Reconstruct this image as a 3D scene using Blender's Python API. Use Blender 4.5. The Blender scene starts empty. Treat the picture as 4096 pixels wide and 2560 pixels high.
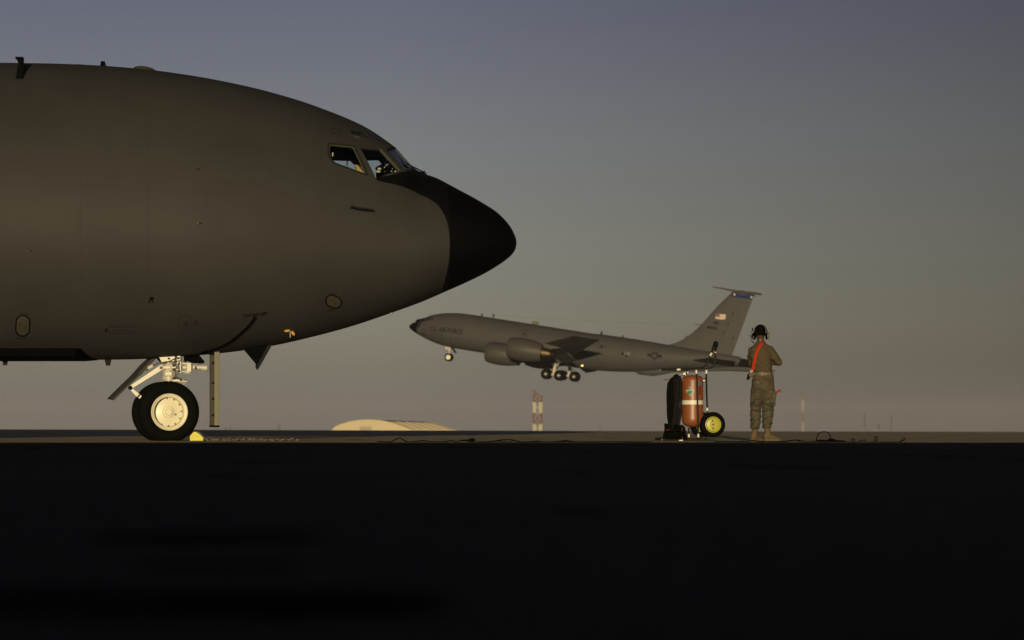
import bpy, bmesh, math, random
from mathutils import Vector, Matrix, Euler
from math import radians as R, sin, cos, pi, sqrt
random.seed(7)
scene = bpy.context.scene
COL = scene.collection

# ------------------------------------------------------------------ camera, sky, sun, exposure
F, HOR, CX, H = 10480.0, 1722.0, 2048.0, 0.157      # focal length and horizon of the 4096 px photograph, camera height
cd = bpy.data.cameras.new('camera'); cam = bpy.data.objects.new('camera', cd); COL.objects.link(cam)
cam.location = (0, 0, H); cam.rotation_euler = (R(90), 0, 0)
cd.sensor_width = 36; cd.lens = 36*F/4096; cd.shift_y = (HOR-1280)/4096
cd.clip_start = 0.1; cd.clip_end = 20000
cd.dof.use_dof = True; cd.dof.focus_distance = 40.0; cd.dof.aperture_fstop = 3.2
scene.camera = cam

SUN_EL, SUN_AZ = 2.9, 3.0          # the sun stands low behind the camera, light runs towards +Y and a little +X
world = bpy.data.worlds.new('World'); scene.world = world; world.use_nodes = True
wn = world.node_tree.nodes; wl = world.node_tree.links
bg = wn['Background']
sky = wn.new('ShaderNodeTexSky'); sky.sky_type = 'NISHITA'; sky.sun_disc = False
sky.sun_elevation = R(SUN_EL); sky.sun_rotation = R(180+SUN_AZ)
sky.air_density = 1.0; sky.dust_density = 2.0; sky.ozone_density = 1.0
def wnode(t, **k):
    n = wn.new(t)
    for a, b in k.items(): setattr(n, a, b)
    return n
def wmath(op, a, b=0.0, clamp=False):
    n = wnode('ShaderNodeMath', operation=op, use_clamp=clamp)
    for i, q in enumerate((a, b)):
        if isinstance(q, (int, float)): n.inputs[i].default_value = q
        else: wl.new(q, n.inputs[i])
    return n.outputs[0]
wtc = wnode('ShaderNodeTexCoord'); wsx = wnode('ShaderNodeSeparateXYZ'); wl.new(wtc.outputs['Generated'], wsx.inputs[0])
ramp = wnode('ShaderNodeValToRGB'); wl.new(wmath('POWER', wmath('MAXIMUM', wsx.outputs[2], 0.0), 0.5), ramp.inputs[0])
el = ramp.color_ramp.elements
SKY = [(0.0, (.117, .104, .101)), (.008, (.127, .114, .105)), (.022, (.170, .159, .130)), (.042, (.212, .206, .163)), (.07, (.208, .210, .190)), (.11, (.172, .185, .200)), (.165, (.113, .122, .180)), (.35, (.036, .041, .068)), (.6, (.015, .018, .032)), (1.0, (.008, .010, .018))]
while len(el) > 1: el.remove(el[0])
el[0].position = 0; el[0].color = (*SKY[0][1], 1)
for z, c in SKY[1:]:
    e = el.new(z**.5); e.color = (*c, 1)
# the sky darkens gently away from the left, towards the right
fall = wmath('SUBTRACT', 1.0, wmath('MULTIPLY', wmath('MAXIMUM', wmath('ADD', wsx.outputs[0], .05), 0.0), 2.0))
fall = wmath('MAXIMUM', fall, .45)
mul = wnode('ShaderNodeMix', data_type='RGBA', blend_type='MULTIPLY'); mul.inputs[0].default_value = 1
wl.new(ramp.outputs[0], mul.inputs[6]); wl.new(fall, mul.inputs[7])
nis = wnode('ShaderNodeMix', data_type='RGBA', blend_type='ADD'); nis.inputs[0].default_value = .006
wl.new(mul.outputs[2], nis.inputs[6]); wl.new(sky.outputs[0], nis.inputs[7])
wl.new(nis.outputs[2], bg.inputs[0]); bg.inputs[1].default_value = 1.0
sd = bpy.data.lights.new('sun', 'SUN'); sun = bpy.data.objects.new('sun', sd); COL.objects.link(sun)
sd.energy = 5.0; sd.angle = R(0.35); sd.color = (1.0, 0.81, 0.47)
sdir = Vector((sin(R(SUN_AZ))*cos(R(SUN_EL)), cos(R(SUN_AZ))*cos(R(SUN_EL)), -sin(R(SUN_EL))))
sun.rotation_euler = sdir.to_track_quat('-Z', 'Y').to_euler()
scene.view_settings.view_transform = 'Standard'; scene.view_settings.look = 'None'
scene.view_settings.exposure = 0; scene.view_settings.gamma = 1
scene.view_settings.use_curve_mapping = False
scene.render.engine = 'CYCLES'
scene.cycles.volume_bounces = 0

# ------------------------------------------------------------------ helpers
def W(u, v, Y):                                   # point of the photograph at depth Y
    return Vector(((u-CX)/F*Y, Y, H+(HOR-v)/F*Y))

def sm(a, b, x):
    t = max(0, min(1, (x-a)/(b-a))); return t*t*(3-2*t)

def terrain(x, y):
    xx = max(-45, min(45, x)); b = .148-.0026*xx          # the field crowns gently at 135 m, then falls away
    return b*sm(48, 135, y) if y < 135 else b+(-1.3-b)*sm(135, 450, y)

def frame(d):
    d = Vector(d).normalized()
    a = Vector((0, 0, 1)) if abs(d.z) < .9 else Vector((1, 0, 0))
    e = d.cross(a).normalized(); return e, d.cross(e).normalized()

def spline(pts, n=6, closed=False):
    P = [Vector(p) for p in pts]; out = []
    m = len(P); segs = m if closed else m-1
    for i in range(segs):
        g = (lambda k: P[k % m]) if closed else (lambda k: P[max(0, min(m-1, k))])
        a, b, c, d = g(i-1), g(i), g(i+1), g(i+2)
        for j in range(n):
            t = j/n
            out.append(.5*((2*b)+(c-a)*t+(2*a-5*b+4*c-d)*t*t+(3*b-a-3*c+d)*t**3))
    if not closed: out.append(P[-1])
    return out

class G:
    def __init__(s): s.v = []; s.f = []; s.m = []
    def add(s, vs, fs, mi=0):
        o = len(s.v); s.v += [tuple(p) for p in vs]
        for f in fs: s.f.append([i+o for i in f]); s.m.append(mi)
        return s
    def loft(s, rings, mi=0, cap=True, closed=False):
        n = len(rings[0]); vs = [p for r in rings for p in r]; fs = []
        K = len(rings)
        for k in range(K if closed else K-1):
            a = k*n; b = ((k+1) % K)*n
            for i in range(n):
                j = (i+1) % n; fs.append([a+i, a+j, b+j, b+i])
        if cap and not closed:
            fs.append(list(range(n))[::-1]); fs.append([(K-1)*n+i for i in range(n)])
        return s.add(vs, fs, mi)
    def cyl(s, p0, p1, r0, r1=None, n=14, mi=0):
        p0, p1 = Vector(p0), Vector(p1); r1 = r0 if r1 is None else r1
        e, g = frame(p1-p0); rs = []
        for p, r in ((p0, r0), (p1, r1)):
            rs.append([p+e*r*cos(2*pi*i/n)+g*r*sin(2*pi*i/n) for i in range(n)])
        return s.loft(rs, mi)
    def tube(s, pts, r, n=8, closed=False, mi=0):
        P = [Vector(p) for p in pts]; rr = r if isinstance(r, (list, tuple)) else [r]*len(P)
        rings = []; e = None; m = len(P)
        for i, p in enumerate(P):
            if closed: t = P[(i+1) % m]-P[i-1]
            else: t = P[min(i+1, m-1)]-P[max(i-1, 0)]
            if t.length < 1e-9: t = Vector((1, 0, 0))
            t.normalize()
            if e is None: e, g = frame(t)
            else:
                e = (e-t*e.dot(t)); e = e.normalized() if e.length > 1e-6 else frame(t)[0]
                g = t.cross(e)
            rings.append([p+e*rr[i]*cos(2*pi*k/n)+g*rr[i]*sin(2*pi*k/n) for k in range(n)])
        return s.loft(rings, mi, closed=closed)
    def lathe(s, c, ax, prof, n=48, mi=0, cap=True):
        c = Vector(c); ax = Vector(ax).normalized(); e, g = frame(ax)
        rs = [[c+ax*t+e*r*cos(2*pi*i/n)+g*r*sin(2*pi*i/n) for i in range(n)] for r, t in prof]
        return s.loft(rs, mi, cap)
    def box(s, c, sz, M=None, mi=0, bev=0.0):
        c = Vector(c); M = M or Matrix.Identity(3); x, y, z = [q/2 for q in sz]
        if bev <= 0:
            vs = [c+M@Vector((a*x, b*y, d*z)) for a in (-1, 1) for b in (-1, 1) for d in (-1, 1)]
            return s.add(vs, [[0, 1, 3, 2], [4, 6, 7, 5], [0, 4, 5, 1], [2, 3, 7, 6], [0, 2, 6, 4], [1, 5, 7, 3]], mi)
        rings = []
        for zz, ins in ((-z, bev), (-z+bev, 0), (z-bev, 0), (z, bev)):
            X, Y = x-ins, y-ins; b = bev
            q = [(X-b, -Y), (X, -Y+b), (X, Y-b), (X-b, Y), (-X+b, Y), (-X, Y-b), (-X, -Y+b), (-X+b, -Y)]
            rings.append([c+M@Vector((a, d, zz)) for a, d in q])
        return s.loft(rings, mi)
    def prism(s, poly, vec, mi=0):
        vec = Vector(vec); P = [Vector(p) for p in poly]
        return s.loft([P, [p+vec for p in P]], mi)
    def ell(s, c, r, M=None, n=16, k=10, mi=0):
        c = Vector(c); M = M or Matrix.Identity(3); rx, ry, rz = r if isinstance(r, (tuple, list)) else (r, r, r)
        rs = []
        for i in range(1, k):
            a = -pi/2+pi*i/k
            rs.append([c+M@Vector((rx*cos(a)*cos(2*pi*j/n), ry*cos(a)*sin(2*pi*j/n), rz*sin(a))) for j in range(n)])
        vs = [p for q in rs for p in q]; b = len(vs); vs += [c+M@Vector((0, 0, -rz)), c+M@Vector((0, 0, rz))]
        fs = []
        for q in range(k-2):
            for j in range(n):
                l = (j+1) % n; fs.append([q*n+j, q*n+l, (q+1)*n+l, (q+1)*n+j])
        for j in range(n):
            l = (j+1) % n; fs.append([b, l, j]); fs.append([b+1, (k-2)*n+j, (k-2)*n+l])
        return s.add(vs, fs, mi)
    def caps(s, pts, rad, n=14, mi=0):            # chain of tapered capsules for bodies
        for i, (p, r) in enumerate(zip(pts, rad)):
            s.ell(p, (r, r, r), n=n, k=8, mi=mi)
            if i: s.cyl(pts[i-1], p, rad[i-1], r, n=n, mi=mi)
        return s
    def mesh(s, name, mats, smooth=True, ang=35):
        me = bpy.data.meshes.new(name); me.from_pydata(s.v, [], s.f); me.update()
        bm = bmesh.new(); bm.from_mesh(me); bmesh.ops.recalc_face_normals(bm, faces=bm.faces); bm.to_mesh(me); bm.free()
        for m in (mats if isinstance(mats, (list, tuple)) else [mats]): me.materials.append(m)
        me.polygons.foreach_set('material_index', s.m)
        me.polygons.foreach_set('use_smooth', [smooth]*len(s.f))
        if smooth: me.set_sharp_from_angle(angle=R(ang))
        return me
    def build(s, name, mats, parent=None, smooth=True, ang=35, label=None):
        o = bpy.data.objects.new(name, s.mesh(name, mats, smooth, ang)); COL.objects.link(o)
        if parent: o.parent = parent
        if label: o['label'] = label
        return o

def remesh(o, voxel, smooth=6, push=0.0):
    md = o.modifiers.new('r', 'REMESH'); md.mode = 'VOXEL'; md.voxel_size = voxel
    m2 = o.modifiers.new('s', 'SMOOTH'); m2.iterations = smooth; m2.factor = .5
    apply(o); o.data.polygons.foreach_set('use_smooth', [True]*len(o.data.polygons)); return o

def apply(o):
    bpy.context.view_layer.update()
    dg = bpy.context.evaluated_depsgraph_get()
    me = bpy.data.meshes.new_from_object(o.evaluated_get(dg), preserve_all_data_layers=True, depsgraph=dg)
    o.modifiers.clear(); o.data = me

def cut(o, g, mi=0):
    g.m = [mi]*len(g.f)
    c = bpy.data.objects.new('cutter', g.mesh('cutter', [o.data.materials[0], o.data.materials[min(1, len(o.data.materials)-1)]], False)); COL.objects.link(c); c.parent = o.parent
    md = o.modifiers.new('b', 'BOOLEAN'); md.operation = 'DIFFERENCE'; md.solver = 'EXACT'; md.object = c
    try: md.material_mode = 'INDEX'
    except Exception: pass
    apply(o); bpy.data.objects.remove(c)

def thing(name, label, cat, loc=(0, 0, 0), rot=(0, 0, 0), group=None):
    o = bpy.data.objects.new(name, None); COL.objects.link(o); o.empty_display_size = .2
    o.location = loc; o.rotation_euler = rot; tag(o, label, cat, group); return o
def tag(o, label, cat, group=None):
    o['label'] = label; o['category'] = cat
    if group: o['group'] = group
    return o
def setting(o, kind='structure'):
    o['kind'] = kind; return o

def mat(name, col, rough=.6, metal=0, spec=.5, noise=0, nscale=8, bump=0, bscale=40, coat=0, emit=None, estr=1):
    col = tuple(q*.84 for q in col)
    m = bpy.data.materials.new(name); m.use_nodes = True; nt = m.node_tree; p = nt.nodes['Principled BSDF']
    p.inputs['Base Color'].default_value = (*col, 1); p.inputs['Roughness'].default_value = rough
    p.inputs['Metallic'].default_value = metal; p.inputs['Specular IOR Level'].default_value = spec
    p.inputs['Coat Weight'].default_value = coat
    if emit: p.inputs['Emission Color'].default_value = (*emit, 1); p.inputs['Emission Strength'].default_value = estr
    tc = nt.nodes.new('ShaderNodeTexCoord')
    if noise:
        n = nt.nodes.new('ShaderNodeTexNoise'); n.inputs['Scale'].default_value = nscale; n.inputs['Detail'].default_value = 6
        nt.links.new(tc.outputs['Object'], n.inputs['Vector'])
        mx = nt.nodes.new('ShaderNodeMix'); mx.data_type = 'RGBA'
        nt.links.new(n.outputs['Fac'], mx.inputs[0])
        mx.inputs[6].default_value = tuple(c*(1-noise) for c in col)+(1,)
        mx.inputs[7].default_value = tuple(min(1, c*(1+noise)) for c in col)+(1,)
        nt.links.new(mx.outputs[2], p.inputs['Base Color'])
    if bump:
        n2 = nt.nodes.new('ShaderNodeTexNoise'); n2.inputs['Scale'].default_value = bscale; n2.inputs['Detail'].default_value = 4
        nt.links.new(tc.outputs['Object'], n2.inputs['Vector'])
        b = nt.nodes.new('ShaderNodeBump'); b.inputs['Strength'].default_value = bump; b.inputs['Distance'].default_value = .01
        nt.links.new(n2.outputs['Fac'], b.inputs['Height']); nt.links.new(b.outputs[0], p.inputs['Normal'])
    return m

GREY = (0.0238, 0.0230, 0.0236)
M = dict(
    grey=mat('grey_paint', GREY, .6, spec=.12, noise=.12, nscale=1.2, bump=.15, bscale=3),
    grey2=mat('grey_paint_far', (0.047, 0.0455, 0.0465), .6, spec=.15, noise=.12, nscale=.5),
    greydk=mat('dark_grey_paint', (.008, .008, .009), .7, spec=.08),
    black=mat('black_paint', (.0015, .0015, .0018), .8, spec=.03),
    radome=mat('radome_black', (.0012, .0012, .0016), .7, spec=.05, noise=.2, nscale=3),
    white=mat('white_gear_paint', (.42, .395, .33), .45, noise=.12, nscale=14, coat=.08),
    whitew=mat('white_wheel_paint', (.66, .62, .48), .45, noise=.10, nscale=9, coat=.05),
    dirt=mat('grease', (.05, .04, .03), .6),
    rubber=mat('tyre_rubber', (.003, .003, .003), .85, spec=.06, noise=.3, nscale=20),
    steel=mat('steel', (.20, .19, .17), .5, metal=1, noise=.1, nscale=30),
    alu=mat('ribbed_aluminium', (.14, .135, .095), .6, spec=.2, noise=.15, nscale=30),
    aludk=mat('dark_aluminium', (.034, .032, .022), .7, spec=.2, noise=.15, nscale=20),
    shaded_door=mat('shaded_blue_grey_door', (.009, .010, .014), .7, spec=.1, noise=.2, nscale=8),  # shade of the door turned from the sun, put into the colour
    cockpit=mat('cockpit_dark', (.006, .006, .01), .8),
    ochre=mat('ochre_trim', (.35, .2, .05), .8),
    frame=mat('window_frame_olive', (.05, .05, .036), .6, spec=.2, noise=.3, nscale=40),
    framed=mat('window_seal_dark', (.014, .013, .011), .7, spec=.1, noise=.3, nscale=60),
    yellow=mat('yellow_paint', (.50, .46, .02), .55, noise=.12, nscale=15, bump=.2),
    yrim=mat('yellow_rim_paint', (.34, .33, .035), .4, noise=.15, nscale=25),
    mask=mat('orange_plastic', (.36, .19, .02), .5, noise=.2, nscale=60),
    red=mat('red_cylinder_paint', (.19, .057, .018), .42, noise=.15, nscale=12, coat=.2),
    redb=mat('red_bracket', (.14, .018, .01), .6, spec=.2),
    whiteb=mat('white_reflective_band', (.58, .55, .48), .5, noise=.05, nscale=40),
    tubeb=mat('black_enamel', (.005, .005, .0035), .4, spec=.35, noise=.3, nscale=60),
    hose=mat('black_hose', (.003, .003, .003), .5, spec=.05, noise=.3, nscale=40),
    green=mat('green_placard', (.02, .12, .07), .5),
    blue=mat('blue_label', (.03, .12, .32), .5),
    skin=mat('skin', (.062, .030, .017), .55, noise=.1, nscale=30),
    hair=mat('black_hair', (.002, .0018, .0018), .85, spec=.05, bump=.5, bscale=200),
    shirt=mat('tan_green_shirt', (.062, .048, .029), .9, spec=.1, noise=.12, nscale=14, bump=.6, bscale=22),
    belt=mat('tan_belt', (.08, .06, .032), .6, noise=.2, nscale=40),
    boot=mat('tan_suede_boot', (.085, .056, .026), .8, noise=.25, nscale=30, bump=.5, bscale=50),
    sole=mat('boot_sole', (.10, .07, .035), .8),
    orange=mat('orange_webbing', (.32, .024, .005), .8, spec=.06, noise=.15, nscale=80, bump=.3, bscale=120),
    glove=mat('brown_glove_leather', (.10, .06, .03), .7, noise=.3, nscale=40),
    cup=mat('green_ear_cup', (.09, .10, .05), .35, coat=.3),
    rope=mat('pale_rope', (.12, .10, .08), .85, noise=.3, nscale=90),
    concrete=mat('old_concrete', (.25, .23, .2), .9, noise=.2, nscale=2),
    hangar=mat('cream_hangar_skin', (.50, .42, .27), .8, noise=.06, nscale=.05),
    hangard=mat('dark_roof_skin', (.05, .042, .036), .8, noise=.1, nscale=.1),
    twhite=mat('tower_white', (.33, .30, .24), .7),
    tred=mat('tower_red', (.15, .06, .032), .7),
    tdark=mat('tower_dark', (.10, .07, .04), .8),
    leaf=mat('dusty_leaves', (.06, .06, .045), .9),
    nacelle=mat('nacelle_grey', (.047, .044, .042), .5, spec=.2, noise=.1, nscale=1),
    hot=mat('hot_metal', (.09, .065, .04), .5, metal=1),
    navy=mat('navy_band', (.012, .02, .10), .8, spec=.05),
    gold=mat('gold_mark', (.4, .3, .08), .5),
    flagr=mat('flag_red', (.35, .16, .12), .6),
    flagw=mat('flag_white', (.55, .47, .38), .6),
    flagb=mat('flag_blue', (.05, .05, .06), .6),
    ink=mat('dark_stencil', (.003, .003, .003), .8, spec=.05),
    inkf=mat('faint_stencil', (.014, .013, .012), .8, spec=.05),
    panel=mat('bare_metal_panel', (.040, .036, .028), .5, noise=.35, nscale=25),
    seam=mat('seam_dark', (.018, .016, .014), .8),
    lamp=mat('lamp_glass', (.6, .5, .3), .15, metal=.6),
)

def glass_mat(name, tint, reflect, refl_col=(1, 1, 1)):
    m = bpy.data.materials.new(name); m.use_nodes = True; nt = m.node_tree; nt.nodes.clear()
    out = nt.nodes.new('ShaderNodeOutputMaterial'); mix = nt.nodes.new('ShaderNodeMixShader')
    tr = nt.nodes.new('ShaderNodeBsdfTransparent'); tr.inputs[0].default_value = (*tint, 1)
    gl = nt.nodes.new('ShaderNodeBsdfGlossy'); gl.inputs['Roughness'].default_value = .02; gl.inputs[0].default_value = (*refl_col, 1)
    lw = nt.nodes.new('ShaderNodeLayerWeight'); lw.inputs[0].default_value = .5
    pw = nt.nodes.new('ShaderNodeMath'); pw.operation = 'POWER'; pw.inputs[1].default_value = 4
    nt.links.new(lw.outputs['Facing'], pw.inputs[0])
    ad = nt.nodes.new('ShaderNodeMath'); ad.operation = 'ADD'; ad.use_clamp = True; ad.inputs[1].default_value = reflect+.04
    nt.links.new(pw.outputs[0], ad.inputs[0])
    nt.links.new(ad.outputs[0], mix.inputs[0])
    nt.links.new(tr.outputs[0], mix.inputs[1]); nt.links.new(gl.outputs[0], mix.inputs[2]); nt.links.new(mix.outputs[0], out.inputs[0])
    return m
M['glass'] = glass_mat('side_window_glass', (.88, .95, .98), 0.02)
M['glassf'] = glass_mat('coated_windscreen_glass', (.45, .5, .62), .42, (.80, .88, 1.0))

# ------------------------------------------------------------------ ground, lines, haze
def ground_mat(name, c1, c2, c3, rough, spots=True, streak=1.0):
    m = bpy.data.materials.new(name); m.use_nodes = True; nt = m.node_tree; p = nt.nodes['Principled BSDF']
    L = nt.links.new; N = nt.nodes.new
    tc = N('ShaderNodeTexCoord')
    def noise(sc, vs, det=8):
        mp = N('ShaderNodeMapping'); mp.inputs['Scale'].default_value = vs; L(tc.outputs['Object'], mp.inputs[0])
        n = N('ShaderNodeTexNoise'); n.inputs['Scale'].default_value = sc; n.inputs['Detail'].default_value = det
        n.inputs['Roughness'].default_value = .65; L(mp.outputs[0], n.inputs[0]); return n
    n1 = noise(.35, (1, .35, 1)); n2 = noise(1.3, (1, .22*streak, 1)); n3 = noise(25, (1, .5, 1), 3)
    r1 = N('ShaderNodeValToRGB'); r1.color_ramp.elements[0].color = (*c1, 1); r1.color_ramp.elements[1].color = (*c2, 1)
    r1.color_ramp.elements[0].position = .35; r1.color_ramp.elements[1].position = .65; L(n1.outputs[0], r1.inputs[0])
    r2 = N('ShaderNodeValToRGB'); r2.color_ramp.elements[0].position = .57; r2.color_ramp.elements[1].position = .64
    L(n2.outputs[0], r2.inputs[0])
    mx = N('ShaderNodeMix'); mx.data_type = 'RGBA'; L(r2.outputs[0], mx.inputs[0]); L(r1.outputs[0], mx.inputs[6]); mx.inputs[7].default_value = (*c3, 1)
    r3 = N('ShaderNodeMapRange'); r3.inputs[1].default_value = .3; r3.inputs[2].default_value = .7; r3.inputs[3].default_value = .75; r3.inputs[4].default_value = 1.25
    L(n3.outputs[0], r3.inputs[0])
    m3 = N('ShaderNodeMix'); m3.data_type = 'RGBA'; m3.blend_type = 'MULTIPLY'; m3.inputs[0].default_value = 1
    L(mx.outputs[2], m3.inputs[6]); L(r3.outputs[0], m3.inputs[7]); L(m3.outputs[2], p.inputs['Base Color'])
    p.inputs['Roughness'].default_value = rough; p.inputs['Specular IOR Level'].default_value = .12 if c1[0] > .1 else .03
    return m
m_ground = ground_mat('dusty_concrete', (.42, .345, .225), (.52, .43, .28), (.13, .11, .08), .95)
m_shaded_apron = ground_mat('shade_darkened_asphalt', (.075, .065, .051), (.105, .091, .071), (.022, .020, .017), .95)  # asphalt coloured much darker than the concrete to deepen the foreground shade
ys = [-200, -60, -10, 0, 10, 20, 30, 40, 48, 55, 62, 70, 78, 86, 94, 102, 110, 118, 124, 129, 133, 137, 142, 150, 160, 175, 200, 230, 260, 300, 350, 400, 450, 550, 750, 1000, 1400, 2000, 2800, 3800, 5000]
xs = sorted([s*a for a in (3, 8, 15, 30, 45, 60, 120, 250, 500, 900, 1500, 2400, 3600, 5000) for s in (-1, 1)]+[0])
g = G(); g.add([(x, y, terrain(x, y)) for y in ys for x in xs],
      [[j*len(xs)+i, j*len(xs)+i+1, (j+1)*len(xs)+i+1, (j+1)*len(xs)+i] for j in range(len(ys)-1) for i in range(len(xs)-1)])
setting(g.build('ground', m_ground))
def sheet(name, pts, z, m, kind='structure'):
    g = G(); g.add([(x, y, terrain(x, y)+z) for x, y in pts], [list(range(len(pts)))])
    return setting(g.build(name, m, smooth=False), kind)
er = random.Random(4)
sheet('shaded_apron', [(-90, -40), (90, -40)]+[(x, 33.15+.12*sin(x*.9)+er.uniform(-.22, .22)) for x in [90-i*.55 for i in range(328)]], .004, m_shaded_apron)  # dark sheet laid over the shaded near ground, ending at the shade's edge
m_line = mat('worn_yellow_line', (.85, .62, .18), .9, noise=.3, nscale=3)
sheet('painted_line', [(-60, 34.4), (70, 33.45), (70, 35.3), (-60, 35.4)], .005, m_line)
def dash(u0, u1, v, w=1.6, m=m_line):
    lo, hi = 36.0, 133.0
    for _ in range(40):
        d = (lo+hi)/2
        if HOR+(H-terrain((u0-CX)/F*d, d))/d*F > v: lo = d
        else: hi = d
    x0, x1 = (u0-CX)/F*d, (u1-CX)/F*d
    sheet('painted_line', [(x0, d), (x1, d), (x1+.1, d+w), (x0+.1, d+w)], .006, m)
for a in ((2884, 2974, 1741.5), (3129, 3250, 1741.5), (3620, 3690, 1742), (3710, 3775, 1743.5), (3790, 3960, 1744.5), (3990, 4060, 1745), (2350, 2420, 1741), (2500, 2640, 1741)):
    dash(*a, w=2.2)
# tar-patched spots of the near asphalt
m_tar = mat('tar_patch', (.004, .004, .008), .9, spec=.02)
def tar(cx, cy, rx, ry, k=1.0, seed=0):
    rnd = random.Random(seed); n = 26
    pts = [(cx+rx*cos(2*pi*i/n)*(1+rnd.uniform(-.18, .18)), cy+ry*sin(2*pi*i/n)*(1+rnd.uniform(-.18, .18))) for i in range(n)]
    sheet('tar_patch', pts, .008, m_tar)
tar(-.36, 2.33, .30, .2, seed=1); tar(-.17, 2.24, .13, .09, seed=4); tar(-.44, 3.72, .17, .16, seed=2); tar(-.33, 2.95, .10, .05, seed=3)
for i, (u, v) in enumerate(((36, 2066), (205, 2066), (370, 2065), (475, 2065), (610, 2066), (835, 2065), (2260, 2052), (2340, 2051), (3010, 2042), (3110, 2026), (1930, 2016), (3450, 1880))):
    d = H*F/(v-HOR); tar((u-CX)/F*d, d, random.uniform(.008, .018), .05, seed=10+i)

hz = G(); hz.box((0, 2400, 22), (10400, 5300, 52+0))
haze = hz.build('haze', M['black'], smooth=False); haze.data.materials.clear()
mh = bpy.data.materials.new('haze_air'); mh.use_nodes = True; mh.node_tree.nodes.clear()
o_ = mh.node_tree.nodes.new('ShaderNodeOutputMaterial'); pv = mh.node_tree.nodes.new('ShaderNodeVolumePrincipled')
pv.inputs['Density'].default_value = .00013; pv.inputs['Color'].default_value = (.72, .72, .84, 1); pv.inputs['Anisotropy'].default_value = 0
mh.node_tree.links.new(pv.outputs[0], o_.inputs['Volume']); haze.data.materials.append(mh)
setting(haze, 'stuff'); haze.visible_shadow = True

# unseen low wall added behind the camera so its long shadow covers the near asphalt
wl_ = G(); yw = -3.0; hw_ = (31.6-yw)/cos(R(SUN_AZ))*math.tan(R(SUN_EL))
wl_.loft([[(-60, yw-.35, -.02), (60, yw-.35, -.02), (60, yw+.35, -.02), (-60, yw+.35, -.02)],
          [(-60, yw-.12, .5), (60, yw-.12, .5), (60, yw+.12, .5), (-60, yw+.12, .5)],
          [(-60, yw-.1, hw_), (60, yw-.1, hw_), (60, yw+.1, hw_), (-60, yw+.1, hw_)]])
tag(wl_.build('added_shade_wall', M['concrete'], smooth=False), 'long low grey concrete barrier added out of view to shade the near asphalt', 'wall')

# ------------------------------------------------------------------ far airfield
def far_base(u, Y):
    x = (u-CX)/F*Y; return Vector((x, Y, terrain(x, Y)))
# arched shelter
Y = 1150.; hb = far_base(1570, Y)
hg = thing('hangar', 'low cream arched hangar with a dark roof on the left horizon', 'hangar', hb)
def hx(u, Yd=Y): return (u-CX)/F*Yd-hb.x
def hz_(v, Yd=Y): return H+(HOR-v)/F*Yd-hb.z
arc = [(1311, 1722), (1340, 1706), (1368, 1695), (1400, 1686), (1435, 1680), (1475, 1678), (1515, 1680), (1550, 1686), (1580, 1695), (1610, 1706), (1640, 1717), (1650, 1722)]
f0 = [Vector((hx(u), 0, hz_(v))) for u, v in arc]; f0[0].z = f0[-1].z = 0
k2 = (1828-1650)/F*Y
def shift(p, t): return Vector((p.x+k2*t, 11*t, p.z*(1-.12*t)))
g = G(); g.add(f0, [list(range(len(f0)))]); g.build('front_wall', M['hangar'], hg, smooth=False)
g = G()
for a, b, mi in ((0, 4, 0), (4, 7, 1), (7, 11, 0)):
    for i in range(a, b):
        K = 8
        for k in range(K):
            g.add([shift(f0[i], k/K), shift(f0[i+1], k/K), shift(f0[i+1], (k+1)/K), shift(f0[i], (k+1)/K)], [[0, 1, 2, 3]], mi)
g.build('roof', [M['hangar'], M['hangard']], hg, smooth=True)
g = G(); g.add([shift(p, 1) for p in f0], [list(range(len(f0)))]); g.build('rear_wall', M['hangar'], hg, smooth=False)
g = G(); g.box(((hx(1439)+hx(1486))/2, -.5, 1.6), (hx(1486)-hx(1439), .4, 3.4)); g.build('door', mat('hangar_door', (.33, .28, .20), .8), hg, smooth=False)
for t in (.2, .4, .6, .8):
    g = G(); P = [shift(f0[i], t)+Vector((.1, 0, .05)) for i in range(7, 12)]; g.tube(P, .22, n=6)
    g.build('roof_rib', mat('rib_fabric', (.48, .40, .26), .8), hg)

def lattice(name, label, u, Y, v0, w, bands, group=None, mats=None, dense=True):
    b = far_base(u, Y); t = thing(name, label, 'mast', b, group=group)
    s = Y/F; hw = w*s/2
    lo = HOR+8
    for (va, vb, mm) in bands:
        z0 = max(0, H+(HOR-vb)*s-b.z); z1 = H+(HOR-va)*s-b.z
        if z1 <= z0: continue
        g = G(); r = hw*.2
        for sx in (-1, 1):
            for sy in (-1, 1):
                g.cyl((sx*hw, sy*hw, z0), (sx*hw, sy*hw, z1), r, n=6)
        n = max(1, round((z1-z0)/(2*hw*1.0)))
        for k in range(n):
            a, c = z0+(z1-z0)*k/n, z0+(z1-z0)*(k+1)/n
            for sy in (-1, 1):
                g.cyl((-hw, sy*hw, a), (hw, sy*hw, c), r*.55, n=5); g.cyl((hw, sy*hw, a), (-hw, sy*hw, c), r*.55, n=5)
                g.cyl((-hw, sy*hw, a), (hw, sy*hw, a), r*.5, n=5)
                g.cyl((sy*hw, -hw, a), (sy*hw, hw, c), r*.55, n=5)
        g.build('tower_section', mm, t, smooth=False)
    return t, b, s
t, b, s_ = lattice('lattice_tower', 'red and white lattice tower with a slanted top below the climbing aircraft', 2150, 950, 1580, 34,
        [(1581, 1607, M['tred']), (1607, 1652, M['twhite']), (1652, 1694, M['tred']), (1694, 1732, M['twhite'])])
zz = lambda v: H+(HOR-v)*s_-b.z
g = G(); g.prism([(-1.5, -1.2, zz(1582)), (1.0, -1.2, zz(1582)), (-.3, -1.2, zz(1572)), (-1.2, -1.2, zz(1559)), (-1.5, -1.2, zz(1556))], (0, 2.4, 0)); g.build('slanted_screen', M['tdark'], t, smooth=False)
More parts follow.
